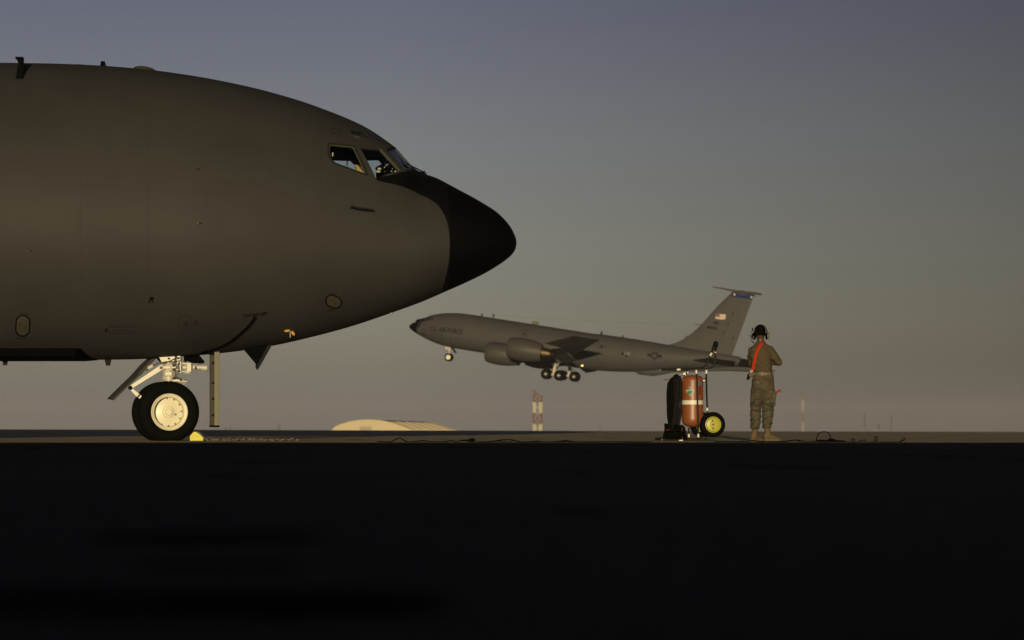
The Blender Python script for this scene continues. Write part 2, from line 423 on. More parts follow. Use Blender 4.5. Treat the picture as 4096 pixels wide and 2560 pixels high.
for (va, vb) in ((1609, 1650), (1696, 1726)):
    for sx in (-1.05, 1.0):
        g = G(); g.box((sx, -1.8, (zz(va)+zz(vb))/2), (1.15, .3, zz(va)-zz(vb))); g.build('antenna_panel', M['twhite'], t, smooth=False)
lattice('lattice_tower', 'pale faded red and white mast on the horizon right of the standing person', 3211, 3600, 1570, 8,
        [(1568, 1600, M['tred']), (1600, 1646, M['twhite']), (1646, 1689, M['tred']), (1689, 1735, M['twhite'])])
lattice('lattice_tower', 'thin faint mast on the right horizon, left of the pair there', 3459, 4000, 1655, 4.5, [(1655, 1735, M['aludk'])])
lattice('lattice_tower', 'thin faint mast on the right horizon, right of the pair there', 3567, 4000, 1663, 4.5, [(1663, 1735, M['aludk'])])
lattice('lattice_tower', 'short faint mast between the red and white tower and the cylinder cart', 2399, 3800, 1693, 7, [(1693, 1735, M['tdark'])])
lattice('lattice_tower', 'short faint mast on the left horizon just right of the ladder', 1116, 3300, 1693, 9, [(1693, 1735, M['tdark'])])
def blobtree(label, u, Y, v, w):
    b = far_base(u, Y); s = Y/F; hh = (HOR-v)*s-b.z; t = thing('tree', label, 'tree', b)
    g = G(); g.cyl((0, 0, 0), (0, 0, hh*.6), w*s*.06, w*s*.03, n=6); g.build('trunk', M['tdark'], t)
    g = G(); rnd = random.Random(int(u))
    for i in range(60):
        a = rnd.uniform(0, 2*pi); q = rnd.random(); r = w*s*.5*(1-q*.75)*rnd.uniform(.3, 1)
        g.ell((r*cos(a), r*sin(a), hh*(.3+.68*q)), tuple(w*s*rnd.uniform(.06, .14) for _ in range(3)), n=6, k=4)
    g.build('crown', M['leaf'], t, smooth=False)
blobtree('small dusty tree on the right horizon between two faint masts', 3515, 3000, 1694, 15)
blobtree('tiny dusty tree on the left horizon under the ladder, left of its neighbour', 903, 2500, 1708, 11)
blobtree('tiny dusty tree on the left horizon right of the ladder foot', 921, 2500, 1707, 10)

# ------------------------------------------------------------------ aircraft hulls
def pchip(X, Yv):
    n = len(X); h = [X[i+1]-X[i] for i in range(n-1)]; d = [(Yv[i+1]-Yv[i])/h[i] for i in range(n-1)]
    m = [0]*n; m[0] = d[0]; m[-1] = d[-1]
    for i in range(1, n-1):
        m[i] = 0 if d[i-1]*d[i] <= 0 else 2*d[i-1]*d[i]/(d[i-1]+d[i])
    def f(x):
        if x <= X[0]: return Yv[0]
        if x >= X[-1]: return Yv[-1]
        lo, hi = 0, n-1
        while hi-lo > 1:
            k = (lo+hi)//2
            if X[k] <= x: lo = k
            else: hi = k
        t = (x-X[lo])/h[lo]
        return (Yv[lo]*(2*t**3-3*t*t+1)+h[lo]*m[lo]*(t**3-2*t*t+t)+Yv[lo+1]*(3*t*t-2*t**3)+h[lo]*m[lo+1]*(t**3-t*t))
    return f

class Frame:                                     # an aircraft's own axes: +x nose, +y port, z up
    def __init__(s, loc, rot):
        s.M = Matrix.Translation(loc) @ Euler(rot).to_matrix().to_4x4(); s.I = s.M.inverted()
        s.c = s.I @ Vector((0, 0, H)); s.R = s.I.to_3x3()
    def px(s, u, v, y=0.0):                      # photograph point on the plane lateral = y
        d = s.R @ Vector(((u-CX)/F, 1, (HOR-v)/F)); t = (y-s.c.y)/d.y
        return s.c+d*t
    def surf(s, hull, u, v, side, off=0.0):      # photograph point on the hull skin
        y = side*1.0
        for _ in range(25):
            p = s.px(u, v, y); y = .5*y+.5*side*hull.hw(-p.x, p.z)
        p = s.px(u, v, y); n = hull.normal(-p.x, p.z, side); return p+n*off

class Hull:
    def __init__(s, top, bot, wid, frac):
        q = lambda L: pchip([sqrt(max(0, a)) for a, b in L], [b for a, b in L])
        s.t, s.b, s.w, s.fr = q(top), q(bot), q(wid), q(frac)
    def sec(s, x):
        r = sqrt(max(0, x)); zt, zb = s.t(r), s.b(r); return zt, zb, s.w(r), zb+(zt-zb)*s.fr(r)
    def hw(s, x, z):
        zt, zb, w, zc = s.sec(x); h = (zt-zc) if z > zc else (zc-zb)
        if h < 1e-6: return 0
        q = min(1, abs(z-zc)/h); return w*sqrt(max(0, 1-q*q))
    def normal(s, x, z, side):
        e = .02; y0 = s.hw(x, z)
        dx = (s.hw(x+e, z)-s.hw(max(0, x-e), z))/(2*e); dz = (s.hw(x, z+e)-s.hw(x, z-e))/(2*e)
        n = Vector((dx, side*1.0, -dz)); return n.normalized()      # local x = -station
    def ring(s, x, n=96, inset=0, zmin=None, dx=0):
        zt, zb, w, zc = s.sec(x); out = []
        for i in range(n):
            a = 2*pi*i/n; c_, s__ = cos(a), sin(a)
            h = (zt-zc) if s__ > 0 else (zc-zb)
            z = zc+max(1e-4, h-inset)*s__; y = max(1e-4, w-inset)*c_
            if zmin is not None and z < zmin: z = zmin
            out.append(Vector((-x+dx, y, z)))
        return out

# silhouette of the near aircraft
YAW = 3.5
A1 = Frame(Vector((.07, 40.3, 0)), (0, 0, R(YAW)))
TOP = [(2066, 968), (2059, 942), (2044, 912), (2018, 879), (1981, 845), (1944, 821), (1907, 799), (1851, 769), (1795, 739), (1758, 719), (1721, 704), (1687, 695), (1669, 684), (1646, 663),
       (1609, 622), (1587, 596), (1564, 578), (1535, 557), (1497, 531), (1460, 509), (1397, 479), (1349, 459), (1299, 440), (1230, 415), (1161, 393), (1000, 350), (850, 319), (750, 302), (620, 284), (530, 275), (400, 265), (200, 257), (0, 254)]
BOT = [(2066, 972), (2059, 1002), (2040, 1026), (1998, 1058), (1947, 1089), (1862, 1131), (1778, 1168), (1700, 1202), (1561, 1253), (1396, 1308), (1231, 1352), (1085, 1384), (900, 1411), (677, 1430), (508, 1438), (200, 1440), (0, 1440)]
p0 = A1.px(2066, 970); X0 = p0.x; Z0 = p0.z
A1.M = A1.M @ Matrix.Translation((X0, 0, 0)); A1.__init__(A1.M.to_translation(), (0, 0, R(YAW)))
def prof(L):
    out = []
    for i, (u, v) in enumerate(L):
        p = A1.px(u, v); out.append((max(0, -p.x) if i else 0, p.z if i else Z0))
    return out
top1, bot1 = prof(TOP), prof(BOT)
WID = [(0, 0), (.03, .17), (.12, .36), (.3, .56), (.6, .78), (1.0, .98), (1.6, 1.18), (2.2, 1.34), (3, 1.51), (4, 1.66), (5, 1.76), (6, 1.81), (8, 1.83)]
FR = [(0, .5), (1, .42), (2, .42), (4, .44), (8, .47), (45, .5)]
zt0, zb0 = top1[-1][1], bot1[-1][1]
hull1 = Hull(top1+[(12, zt0+.01), (30, zt0), (36, zt0-.5), (40, zt0-1.2)], bot1+[(12, zb0), (24, zb0+.02), (30, zb0+.7), (36, zb0+2.0), (40, zb0+2.7)],
             WID+[(26, 1.83), (32, 1.35), (37, .75), (40, .3)], FR)

# ---- paint of the near aircraft: grey with the black anti-glare panel, seams and soft dents
M['faint'] = mat('faint_outline', (.0205, .0195, .0195), .8, spec=.05)
def hull_paint():
    m = bpy.data.materials.new('fuselage_paint'); m.use_nodes = True; nt = m.node_tree; p = nt.nodes['Principled BSDF']
    N = nt.nodes.new; L = nt.links.new
    tc = N('ShaderNodeTexCoord'); sx = N('ShaderNodeSeparateXYZ'); L(tc.outputs['Object'], sx.inputs[0])
    def math_(op, a, b=None, clamp=False):
        n = N('ShaderNodeMath'); n.operation = op; n.use_clamp = clamp
        for i, q in enumerate((a, b)):
            if q is None: continue
            if isinstance(q, (int, float)): n.inputs[i].default_value = q
            else: L(q, n.inputs[i])
        return n.outputs[0]
    EDGE = [(1760, 640), (1720, 668), (1668, 678), (1630, 684), (1607, 688), (1560, 701), (1503, 714), (1572, 736), (1628, 754), (1683, 780), (1728, 803), (1758, 829), (1780, 868), (1793, 915), (1799, 961), (1799, 999), (1791, 1067), (1778, 1126), (1762, 1180)]
    pts = [A1.surf(hull1, u, v, -1) for u, v in EDGE]
    zlo, zhi, xlo, xhi = 1.9, 4.6, -2.6, 0.2
    def fc(pp):
        f = N('ShaderNodeFloatCurve'); c = f.mapping.curves[0]
        pp = sorted(pp); 
        while len(c.points) > 2: c.points.remove(c.points[1])
        c.points[0].location = (pp[0][0], pp[0][1]); c.points[1].location = (pp[-1][0], pp[-1][1])
        for a, b in pp[1:-1]: c.points.new(a, b)
        for q in c.points: q.handle_type = 'AUTO_CLAMPED'
        f.mapping.extend = 'HORIZONTAL'; f.mapping.update(); return f
    f = fc([((q.z-zlo)/(zhi-zlo), (q.x-xlo)/(xhi-xlo)) for q in pts])
    zn = math_('DIVIDE', math_('SUBTRACT', sx.outputs[2], zlo), zhi-zlo); L(zn, f.inputs['Value'])
    xe = math_('ADD', math_('MULTIPLY', f.outputs[0], xhi-xlo), xlo)
    mask = math_('MULTIPLY', math_('SUBTRACT', sx.outputs[0], xe), 200, True)
    # base colour
    n1 = N('ShaderNodeTexNoise'); n1.inputs['Scale'].default_value = .9; n1.inputs['Detail'].default_value = 7; L(tc.outputs['Object'], n1.inputs[0])
    mp = N('ShaderNodeMapping'); mp.inputs['Scale'].default_value = (6, 6, .7); L(tc.outputs['Object'], mp.inputs[0])
    n2 = N('ShaderNodeTexNoise'); n2.inputs['Scale'].default_value = 1.5; n2.inputs['Detail'].default_value = 5; L(mp.outputs[0], n2.inputs[0])
    v1 = math_('ADD', math_('MULTIPLY', n1.outputs[0], .46), math_('ADD', math_('MULTIPLY', n2.outputs[0], .16), .69))
    # seams: vertical frames and lengthwise laps
    seam = None
    for u, v in ((323, 750), (593, 745), (1283, 830)):
        q = A1.surf(hull1, u, v, -1)
        d = math_('ABSOLUTE', math_('SUBTRACT', sx.outputs[0], q.x)); e = math_('SUBTRACT', 1, math_('MULTIPLY', d, 1/.006), True)
        seam = e if seam is None else math_('MAXIMUM', seam, e)
    for (u0, v0), (u1, v1_) in (((0, 745), (1283, 787)), ((0, 1045), (1700, 1035)), ((0, 1360), (1283, 1290))):
        a = A1.surf(hull1, u0, v0, -1); b = A1.surf(hull1, u1, v1_, -1); k = (b.z-a.z)/(b.x-a.x)
        ln = math_('ADD', math_('MULTIPLY', math_('SUBTRACT', sx.outputs[0], a.x), k), a.z)
        d = math_('ABSOLUTE', math_('SUBTRACT', sx.outputs[2], ln)); e = math_('SUBTRACT', 1, math_('MULTIPLY', d, 1/.005), True)
        e = math_('MULTIPLY', e, math_('LESS_THAN', sx.outputs[0], b.x))
        seam = math_('MAXIMUM', seam, e)
    v2 = math_('MULTIPLY', v1, math_('SUBTRACT', 1, math_('MULTIPLY', seam, .22)))
    col = N('ShaderNodeMix'); col.data_type = 'RGBA'; col.blend_type = 'MULTIPLY'; col.inputs[0].default_value = 1
    col.inputs[6].default_value = (*GREY, 1); L(v2, col.inputs[7])
    fin = N('ShaderNodeMix'); fin.data_type = 'RGBA'; L(mask, fin.inputs[0]); L(col.outputs[2], fin.inputs[6]); fin.inputs[7].default_value = (.0012, .0012, .0016, 1)
    L(fin.outputs[2], p.inputs['Base Color'])
    p.inputs['Roughness'].default_value = .6; p.inputs['Specular IOR Level'].default_value = .12
    n3 = N('ShaderNodeTexNoise'); n3.inputs['Scale'].default_value = 2.4; n3.inputs['Detail'].default_value = 2; L(tc.outputs['Object'], n3.inputs[0])
    hgt = math_('SUBTRACT', math_('MULTIPLY', n3.outputs[0], .6), math_('MULTIPLY', seam, .25))
    b = N('ShaderNodeBump'); b.inputs['Strength'].default_value = .35; b.inputs['Distance'].default_value = .01; L(hgt, b.inputs['Height']); L(b.outputs[0], p.inputs['Normal'])
    return m
M['hull'] = hull_paint()

jet1 = thing('tanker_aircraft', 'huge parked grey jet with a black nose filling the left side', 'aircraft', A1.M.to_translation(), (0, 0, R(YAW)))
SR = -A1.surf(hull1, 1799, 960, -1).x
g = G(); st = [max(1e-5, SR*(i/46)**2) for i in range(47)]; st[-1] = SR-.004
g.loft([hull1.ring(s) for s in st]); g.build('radome', M['radome'], jet1, ang=50)
st = [SR+(9-SR)*(i/110) for i in range(111)]+[9+31*(i/40) for i in range(1, 41)]
g = G(); g.loft([hull1.ring(s) for s in st]); body = g.build('fuselage', [M['hull'], M['cockpit']], jet1, ang=50)
# cockpit hollow and window openings
s1 = -A1.px(1668, 690).x
def cabin_ring(x, zf=3.3, ins=.085, n=40):
    zt, zb, w, zc = hull1.sec(x); h = zt-zc-ins; w -= ins
    a0 = math.asin(max(0, min(.95, (zf-zc)/h))); out = []
    for i in range(n+1):
        a = a0+(pi-2*a0)*i/n; out.append(Vector((-x, w*cos(a), max(zf, zc+h*sin(a)) if 0 < i < n else zf)))
    return out
g = G(); g.loft([cabin_ring(s1+.02+(4.3-s1)*i/24) for i in range(25)]); cut(body, g, 1)
WIN = dict(
    A=[(1309, 592), (1312, 576), (1320, 571), (1411, 580), (1421, 587), (1427, 598), (1474, 697), (1470, 703), (1458, 700), (1339, 657), (1318, 639), (1310, 614)],
    B=[(1434, 583), (1525, 593), (1605, 684), (1503, 713)],
    C=[(1543, 597), (1585, 603), (1662, 686), (1618, 677)],
    D=[(1398, 520), (1448, 526), (1483, 556), (1426, 552), (1413, 544)],
    E=[(1466, 525), (1475, 524), (1523, 560), (1511, 562)])
def win3(k, side):
    P = [A1.surf(hull1, u, v, -1) for u, v in WIN[k]]
    if k == 'C':                                  # the windscreen pane ends at a narrow centre post
        for i in (1, 2):
            x = P[i].x; zt = hull1.sec(-x)[0]; P[i] = Vector((x, -.07, 0)); w = hull1.sec(-x)[2]; zc = hull1.sec(-x)[3]
            P[i].z = zc+(zt-zc)*sqrt(1-(.07/w)**2)
    if side > 0: P = [Vector((p.x, -p.y, p.z)) for p in P]
    c = sum(P, Vector())/len(P)
    n = Vector()
    for i in range(len(P)): n += (P[i]-c).cross(P[(i+1) % len(P)]-c)
    n.normalize()
    if n.y*side < 0: n = -n
    return P, n
for k in WIN:
    for side in (-1, 1):
        P, n = win3(k, side)
        g = G(); g.loft([[p-n*.17 for p in P], [p+n*.15 for p in P]]); cut(body, g, 0)
body.data.polygons.foreach_set('use_smooth', [True]*len(body.data.polygons)); body.data.set_sharp_from_angle(angle=R(40))
def poly_strip(P, n, w, off, th, g):              # flat frame round a polygon, w inwards
    c = sum(P, Vector())/len(P); m = len(P); Q = []
    for i in range(m):
        a, b, d = P[i-1], P[i], P[(i+1) % m]
        e1 = (b-a).normalized(); e2 = (d-b).normalized(); nn = (n.cross(e1)+n.cross(e2))
        nn = nn.normalized() if nn.length > 1e-5 else n.cross(e1)
        if nn.dot(c-b) < 0: nn = -nn
        sc = 1/max(.5, abs(nn.dot(n.cross(e1))))
        Q.append(b+nn*w*sc)
    rings = [[P[i]+n*off, Q[i]+n*off, Q[i]+n*(off-th), P[i]+n*(off-th)] for i in range(m)]
    g.loft(rings, closed=True); return Q
for k in WIN:
    for side in (-1, 1):
        P, n = win3(k, side); m = len(P); dk = 'glassf' if k in 'CE' else 'glass'
        wd = thing_ = None
        g = G(); wfr = .028 if k == 'A' else (.005 if k in 'DE' else .014)
        Q = poly_strip(P, n, wfr, .006 if k == 'A' else -.004, .05, g)
        fr = g.build('window_frame', M['framed'] if k in 'ADE' else M['hull'], jet1, smooth=False)
        if k == 'A':
            g = G(); poly_strip(Q, n, .012, -.005, .02, g); g.build('inner_frame', M['frame'], fr, smooth=False)
        g = G(); dp = .02 if k in 'ABC' else -.002; g.add([p-n*dp for p in Q], [list(range(len(Q)))]); g.build('pane', M[dk], fr, smooth=False)
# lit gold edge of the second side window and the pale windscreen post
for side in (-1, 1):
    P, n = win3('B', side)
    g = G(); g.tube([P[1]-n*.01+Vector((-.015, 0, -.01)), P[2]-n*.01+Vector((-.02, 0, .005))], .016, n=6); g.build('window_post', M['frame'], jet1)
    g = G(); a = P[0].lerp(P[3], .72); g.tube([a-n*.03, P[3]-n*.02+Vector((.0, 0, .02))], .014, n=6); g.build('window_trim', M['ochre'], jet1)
# cockpit fittings
ck = G(); rnd = random.Random(3)
for i in range(150):
    t = rnd.random(); u = 1504+84*t; top_ = 655+22*abs(t-.45)**1.2*2; v = top_+abs(rnd.gauss(0, 1))*16; v = min(v, 706); p = A1.px(u, v, rnd.uniform(-.5, -.1))
    s_ = rnd.uniform(.012, .042)
    if rnd.random() < .5: ck.box(p, (s_*1.4, s_, s_*.7), mi=0 if rnd.random() < .8 else 1)
    else: ck.cyl(p, p+Vector((0, -.03, 0)), s_*.5, n=8, mi=0 if rnd.random() < .8 else 1)
for u, v, w, h in ((1512, 692, .06, .10), (1530, 684, .09, .16), (1555, 680, .11, .19), (1580, 692, .09, .14)): ck.box(A1.px(u, v, 0), (w, .5, h), bev=.012)
ck.build('instrument_panel', [M['black'], mat('panel_metal', (.25, .2, .12), .5)], jet1, smooth=False)
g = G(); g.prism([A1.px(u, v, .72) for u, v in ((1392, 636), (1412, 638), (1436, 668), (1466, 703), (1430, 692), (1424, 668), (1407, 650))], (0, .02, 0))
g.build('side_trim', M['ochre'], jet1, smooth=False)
g = G(); g.tube([A1.px(1312, 629, .8), A1.px(1407, 631, .8), A1.px(1470, 702, .8)], .024, n=6); g.build('cockpit_rail', M['frame'], jet1)
for p_, q_ in (((1390, 640), (1381, 672)), ((1390, 640), (1393, 675)), ((1385, 595), (1387, 627))):
    g = G(); g.tube([A1.px(*p_, .5), A1.px(*q_, .5)], .005, n=5); g.build('cord', M['black'], jet1)
g = G(); g.cyl(A1.px(1331, 613, -.9), A1.px(1331, 625, -.9), .008, n=8); g.cyl(A1.px(1331, 611, -.9), A1.px(1331, 614, -.9), .012, n=8); g.box(A1.px(1321, 620, -.9), (.03, .03, .02)); g.build('latch', M['whiteb'], jet1)
g = G()
for s_ in (-.55, .55):
    pass
ovh = A1.px(1500, 600, 0); g.box(ovh+Vector((-.12, 0, .09)), (.5, .6, .10), bev=.02); g.build('overhead_panel', M['cockpit'], jet1)
for side in (-1, 1):
    P, n = win3('D', side); g = G()
    g.add([P[0]-n*.05+Vector((0, 0, -.02)), P[1].lerp(P[2], .35)-n*.06+Vector((0, 0, -.03)), P[2]-n*.05, P[3]-n*.05, P[4]-n*.05, P[0].lerp(P[2], .4)-n*.035], [[0, 5, 4], [5, 1, 2], [5, 2, 3], [5, 3, 4]])
    g.build('curtain', mat('curtain_cloth', (.06, .05, .035), .9), jet1, smooth=False)
# windscreen wipers
for side in (1, -1):
    g = G(); q = lambda u, v, off: (lambda p: Vector((p.x, side*p.y, p.z)))(A1.surf(hull1, u, v, -1, off))
    q2 = lambda u, v, y: (lambda p: Vector((p.x, side*p.y, p.z)))(A1.px(u, v, -y))
    g.tube([q2(1695, 690, .1), q2(1664, 673, .16), q2(1622, 652, .3)], [.012, .010, .007], n=6)
    g.tube([q2(1597, 646, .36), q2(1637, 673, .33)], .010, n=6); g.tube([q2(1603, 645, .36), q2(1630, 655, .30)], .005, n=5)
    g.cyl(q2(1696, 697, .1), q2(1697, 683, .1), .013, n=8); g.cyl(q2(1704, 698, .1), q2(1703, 690, .1), .010, n=8); g.cyl(q2(1676, 694, .1), q2(1676, 687, .1), .008, n=8)
    g.build('windscreen_wiper', M['black'], jet1)

# skin details traced on the hull
def on1(u, v, off=.004): return A1.surf(hull1, u, v, -1, off)
def ngon1(pts, name, m, off=.004, parent=jet1, label=None):
    P = [on1(u, v, off) for u, v in pts]; c = (sum(a for a, b in pts)/len(pts), sum(b for a, b in pts)/len(pts))
    g = G(); K = 3; rings = []
    for k in range(K+1):
        t = k/K
        rings.append([on1(c[0]+(u-c[0])*max(t, .02), c[1]+(v-c[1])*max(t, .02), off) for u, v in pts])
    g.loft(rings, cap=False); g.f.append(list(range(len(pts)))); g.m.append(0)
    return g.build(name, m, parent, label=label)
def line1(pts, name, m, wpx, off=.004, parent=jet1, closed=False, dense=8):
    S = spline([(u, v, 0) for u, v in pts], dense, closed) if len(pts) > 2 else [Vector((pts[0][0]+(pts[1][0]-pts[0][0])*i/8, pts[0][1]+(pts[1][1]-pts[0][1])*i/8, 0)) for i in range(9)]
    n = len(S); A = []; B = []
    for i in range(n):
        d = (S[(i+1) % n]-S[i-1]) if closed else (S[min(n-1, i+1)]-S[max(0, i-1)])
        d = d.normalized() if d.length > 0 else Vector((1, 0, 0)); q = Vector((-d.y, d.x, 0))
        w = wpx[0]+(wpx[1]-wpx[0])*i/(n-1) if isinstance(wpx, tuple) else wpx
        a, b = S[i]+q*w/2, S[i]-q*w/2; A.append(on1(a.x, a.y, off)); B.append(on1(b.x, b.y, off))
    g = G(); fs = [[i, (i+1) % n, n+(i+1) % n, n+i] for i in range(n if closed else n-1)]
    g.add(A+B, fs); return g.build(name, m, parent)
def text_mesh(txt, size=1.0):
    cu = bpy.data.curves.new('t', 'FONT'); cu.body = txt; cu.align_x = 'CENTER'; cu.align_y = 'CENTER'; cu.size = size; cu.resolution_u = 2; cu.offset = .018
    o = bpy.data.objects.new('t', cu); COL.objects.link(o); bpy.context.view_layer.update()
    me = bpy.data.meshes.new_from_object(o.evaluated_get(bpy.context.evaluated_depsgraph_get()))
    bpy.data.objects.remove(o)
    bm = bmesh.new(); bm.from_mesh(me); bmesh.ops.triangulate(bm, faces=bm.faces); bm.to_mesh(me); bm.free()
    V = [v.co.copy() for v in me.vertices]; Fc = [list(p.vertices) for p in me.polygons]
    xs_ = [v.x for v in V]; ys_ = [v.y for v in V]
    cx_, cy_ = (min(xs_)+max(xs_))/2, (min(ys_)+max(ys_))/2; w_, h_ = max(xs_)-min(xs_), max(ys_)-min(ys_)
    return [((v.x-cx_)/w_, (v.y-cy_)/h_) for v in V], Fc
def text_on(fn, txt, u, v, w, h, ang, name, m, parent, off=.006, shear=0):
    V, Fc = text_mesh(txt); ca, sa = cos(R(ang)), sin(R(ang)); P = []
    for a, b in V:
        x, y = a*w+shear*b*h, -b*h; P.append(fn(u+x*ca-y*sa, v+x*sa+y*ca, off))
    g = G(); g.add(P, Fc); return g.build(name, m, parent, smooth=False)
text_on(on1, 'TOW BAR LIMIT', 1022, 1258, 100, 14, -7, 'lettering', M['ink'], jet1, shear=0)
line1([(1024, 1267), (1000, 1300), (966, 1333), (917, 1371), (856, 1399), (800, 1414)], 'tow_limit_stripe', M['ink'], (16, 9))
def stadium(u, v, a, b, rot, n=28, sk=0):
    out = []; r = min(a, b)
    for i in range(n):
        t = 2*pi*i/n; x, y = r*cos(t), r*sin(t)
        if b > a: y += (b-a)*(1 if y > 0 else -1)
        else: x += (a-b)*(1 if x > 0 else -1)
        c_, s__ = cos(R(rot)), sin(R(rot)); out.append((u+x*c_-y*s__, v+x*s__+y*c_))
    return out
for (u, v, a, b, rot, lab) in ((91, 1302, 26, 40, 3, 'upright'), (1334, 1206, 30, 22, 24, 'tilted')):
    pl = ngon1(stadium(u, v, a, b, rot), 'static_port_panel', M['panel'], .004)
    line1(stadium(u, v, a+1.5, b+1.5, rot), 'panel_outline', M['ink'], 5.5, .006, pl, closed=True, dense=2)
    for du, dv in ((-8, -6), (8, 8)): ngon1(stadium(u+du, v+dv, 2.4, 2.4, 0, 10), 'port', M['ink'], .008, pl)
text_on(on1, 'STATIC PORTS', 1339, 1174, 30, 5, 0, 'lettering', M['inkf'], jet1)
text_on(on1, 'STATIC PORTS', 97, 1254, 36, 5, 1, 'lettering', M['inkf'], jet1)
for k in range(3):
    text_on(on1, 'DO NOT PAINT OR PLUG', 1322, 1236+k*4, 36, 2.6, 0, 'lettering', M['inkf'], jet1)
text_on(on1, 'KEEP CLEAR OF PORTS', 84, 1353, 44, 4, 1, 'lettering', M['inkf'], jet1)
text_on(on1, 'ACCESS DOOR', 490, 1321, 64, 5, 0, 'lettering', M['inkf'], jet1)
line1([(440, 1308), (540, 1306), (541, 1332), (438, 1334), (440, 1308)], 'panel_outline', M['inkf'], 1.6, dense=1)
for k in range(3): line1([(419, 1316+k*5), (432 if k != 1 else 428, 1316+k*5)], 'marking_bar', M['ink'], 3)
for k in range(4): text_on(on1, 'CAUTION OFF', 743, 1287+k*5.5, 24, 3.4, 0, 'lettering', M['inkf'], jet1)
line1(stadium(740, 1292, 27, 31, 0), 'panel_outline', M['inkf'], 1.6, closed=True, dense=1)
for k in range(2): line1([(779, 1283+k*6), (790, 1283+k*6)], 'marking_bar', M['ink'], 3)
text_on(on1, 'OIL PRESS 15', 793, 1296, 36, 4, 0, 'lettering', M['inkf'], jet1)
ngon1([(599, 1188), (615, 1188), (614, 1201), (598, 1201)], 'marking', M['ink'])
line1([(602, 1200), (594, 1212)], 'marking_bar', M['ink'], 4); line1([(608, 1200), (614, 1212)], 'marking_bar', M['ink'], 4)
ln = lambda pts, w=1.6, m='inkf', cl=False, d=6: line1(pts, 'panel_outline', M[m], w, .004, closed=cl, dense=d)
SQ = [(857, 578), (1050, 592), (1052, 742), (858, 732), (857, 578)]
ln(SQ, 1.6, 'faint', d=1); ln([(866, 588), (1042, 601), (1044, 733), (867, 723), (866, 588)], 1.2, 'faint', d=1)
ln([(171, 430), (190, 418), (230, 416), (262, 432), (277, 462), (272, 487), (250, 504), (222, 507), (190, 498), (176, 486), (171, 430)], 1.5, 'faint')
ln([(1320, 514), (1354, 518), (1362, 536), (1327, 534), (1320, 514)], 1.5, 'ink', d=3)
for u, v in ((1355, 545), (1527, 771), (115, 1001), (795, 680)): ngon1(stadium(u, v, 2.4, 2.4, 0, 10), 'rivet_hole', M['ink'], .005)
rv = G()
for r_ in range(3):
    for i in range(60):
        rv.ell(on1(10+i*9+random.uniform(-1, 1), 727+r_*7+i*.25, .001), (.0035, .0035, .0035), n=6, k=4)
for i in range(22):
    for j in range(13):
        rv.ell(on1(872+i*7.7, 598+i*.55+j*9.6, .001), (.0028, .0028, .0028), n=6, k=4)
rv = rv.build('rivets', M['hull'], jet1); rv['kind'] = 'stuff'
# pitot tube and small probes
g = G(); b0 = on1(1408, 831, 0); nn = hull1.normal(-b0.x, b0.z, -1); g.tube([b0, b0+nn*.05, A1.px(1425, 832, (b0+nn*.10).y), A1.px(1452, 835, (b0+nn*.13).y), A1.px(1496, 839, (b0+nn*.13).y)], [.022, .018, .017, .015, .009], n=10)
pt = g.build('pitot_tube', M['greydk'], jet1); ln([(1410+12*cos(a), 832+12*sin(a)) for a in [i*pi/8 for i in range(16)]], 1.2, cl=True)
for u, v in ((789, 674), (792, 893), (115, 1002)):
    g = G(); p = on1(u, v, 0); n = hull1.normal(-p.x, p.z, -1); g.cyl(p-n*.01, p+n*.035, .018, .012, n=12); g.cyl(p+n*.03, p+n*.03+Vector((.05, -.02, .006)), .008, .005, n=8); g.build('air_probe', M['panel'], jet1)
# antennas on the back and belly
def blade(name, poly, y, th, m, label=None):
    P = [A1.px(u, v, y) for u, v in poly]; g = G(); g.prism([p+Vector((0, -th/2, 0)) for p in P], (0, th, 0)); return g.build(name, m, jet1, smooth=False, label=label)
p = on1(77, 312)
blade('blade_antenna', [(62, 227), (92, 228), (96, 233), (95, 260), (92, 316), (62, 315), (67, 290), (73, 252), (70, 242), (62, 235)], p.y-.01, .035, M['black'], 'tall black blade antenna with a hooked top')
line1(stadium(77, 315, 16, 4, 0), 'antenna_base', M['seam'], 2, .006, closed=True, dense=2)
blade('blade_antenna', [(404, 245), (419, 245), (424, 262), (423, 270), (400, 270), (402, 258)], 0, .04, M['black'], 'small black stub antenna on the back')
g = G(); g.ell(A1.px(316, 262, 0), (.055, .08, .022)); g.build('fairing', M['alu'], jet1)
g = G(); g.ell(A1.px(578, 279, 0)+Vector((0, 0, 0)), (.17, .16, .05), Euler((0, R(7), 0)).to_matrix()); g.build('fairing', M['aludk'], jet1)
blade('blade_antenna', [(8, 1432), (34, 1432), (28, 1461), (13, 1461)], 0, .03, M['greydk'], 'short blade antenna under the belly, nearer the picture edge')
blade('blade_antenna', [(416, 1432), (448, 1430), (440, 1463), (425, 1463)], 0, .03, M['greydk'], 'short blade antenna under the belly, nearer the nose gear')
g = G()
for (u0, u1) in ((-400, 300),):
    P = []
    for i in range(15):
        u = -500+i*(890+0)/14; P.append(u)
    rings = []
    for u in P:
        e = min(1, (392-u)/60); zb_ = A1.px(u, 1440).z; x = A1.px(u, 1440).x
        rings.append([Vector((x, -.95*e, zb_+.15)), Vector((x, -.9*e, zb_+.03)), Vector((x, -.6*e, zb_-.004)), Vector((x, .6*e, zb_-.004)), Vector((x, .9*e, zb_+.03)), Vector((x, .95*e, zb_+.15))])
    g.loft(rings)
g.build('shaded_belly_fairing', M['black'], jet1, ang=30)  # ventral fairing, with the shade along the belly put in as black
blade('crew_door_deflector', [(969, 1392), (1023, 1456), (1022, 1470), (1028, 1480), (1036, 1470), (1088, 1378)], -.12, .05, M['black'])
blade('crew_door_edge', [(1072, 1380), (1030, 1458), (1026, 1476), (1028, 1481), (1037, 1471), (1089, 1378)], -.17, .04, M['greydk'])
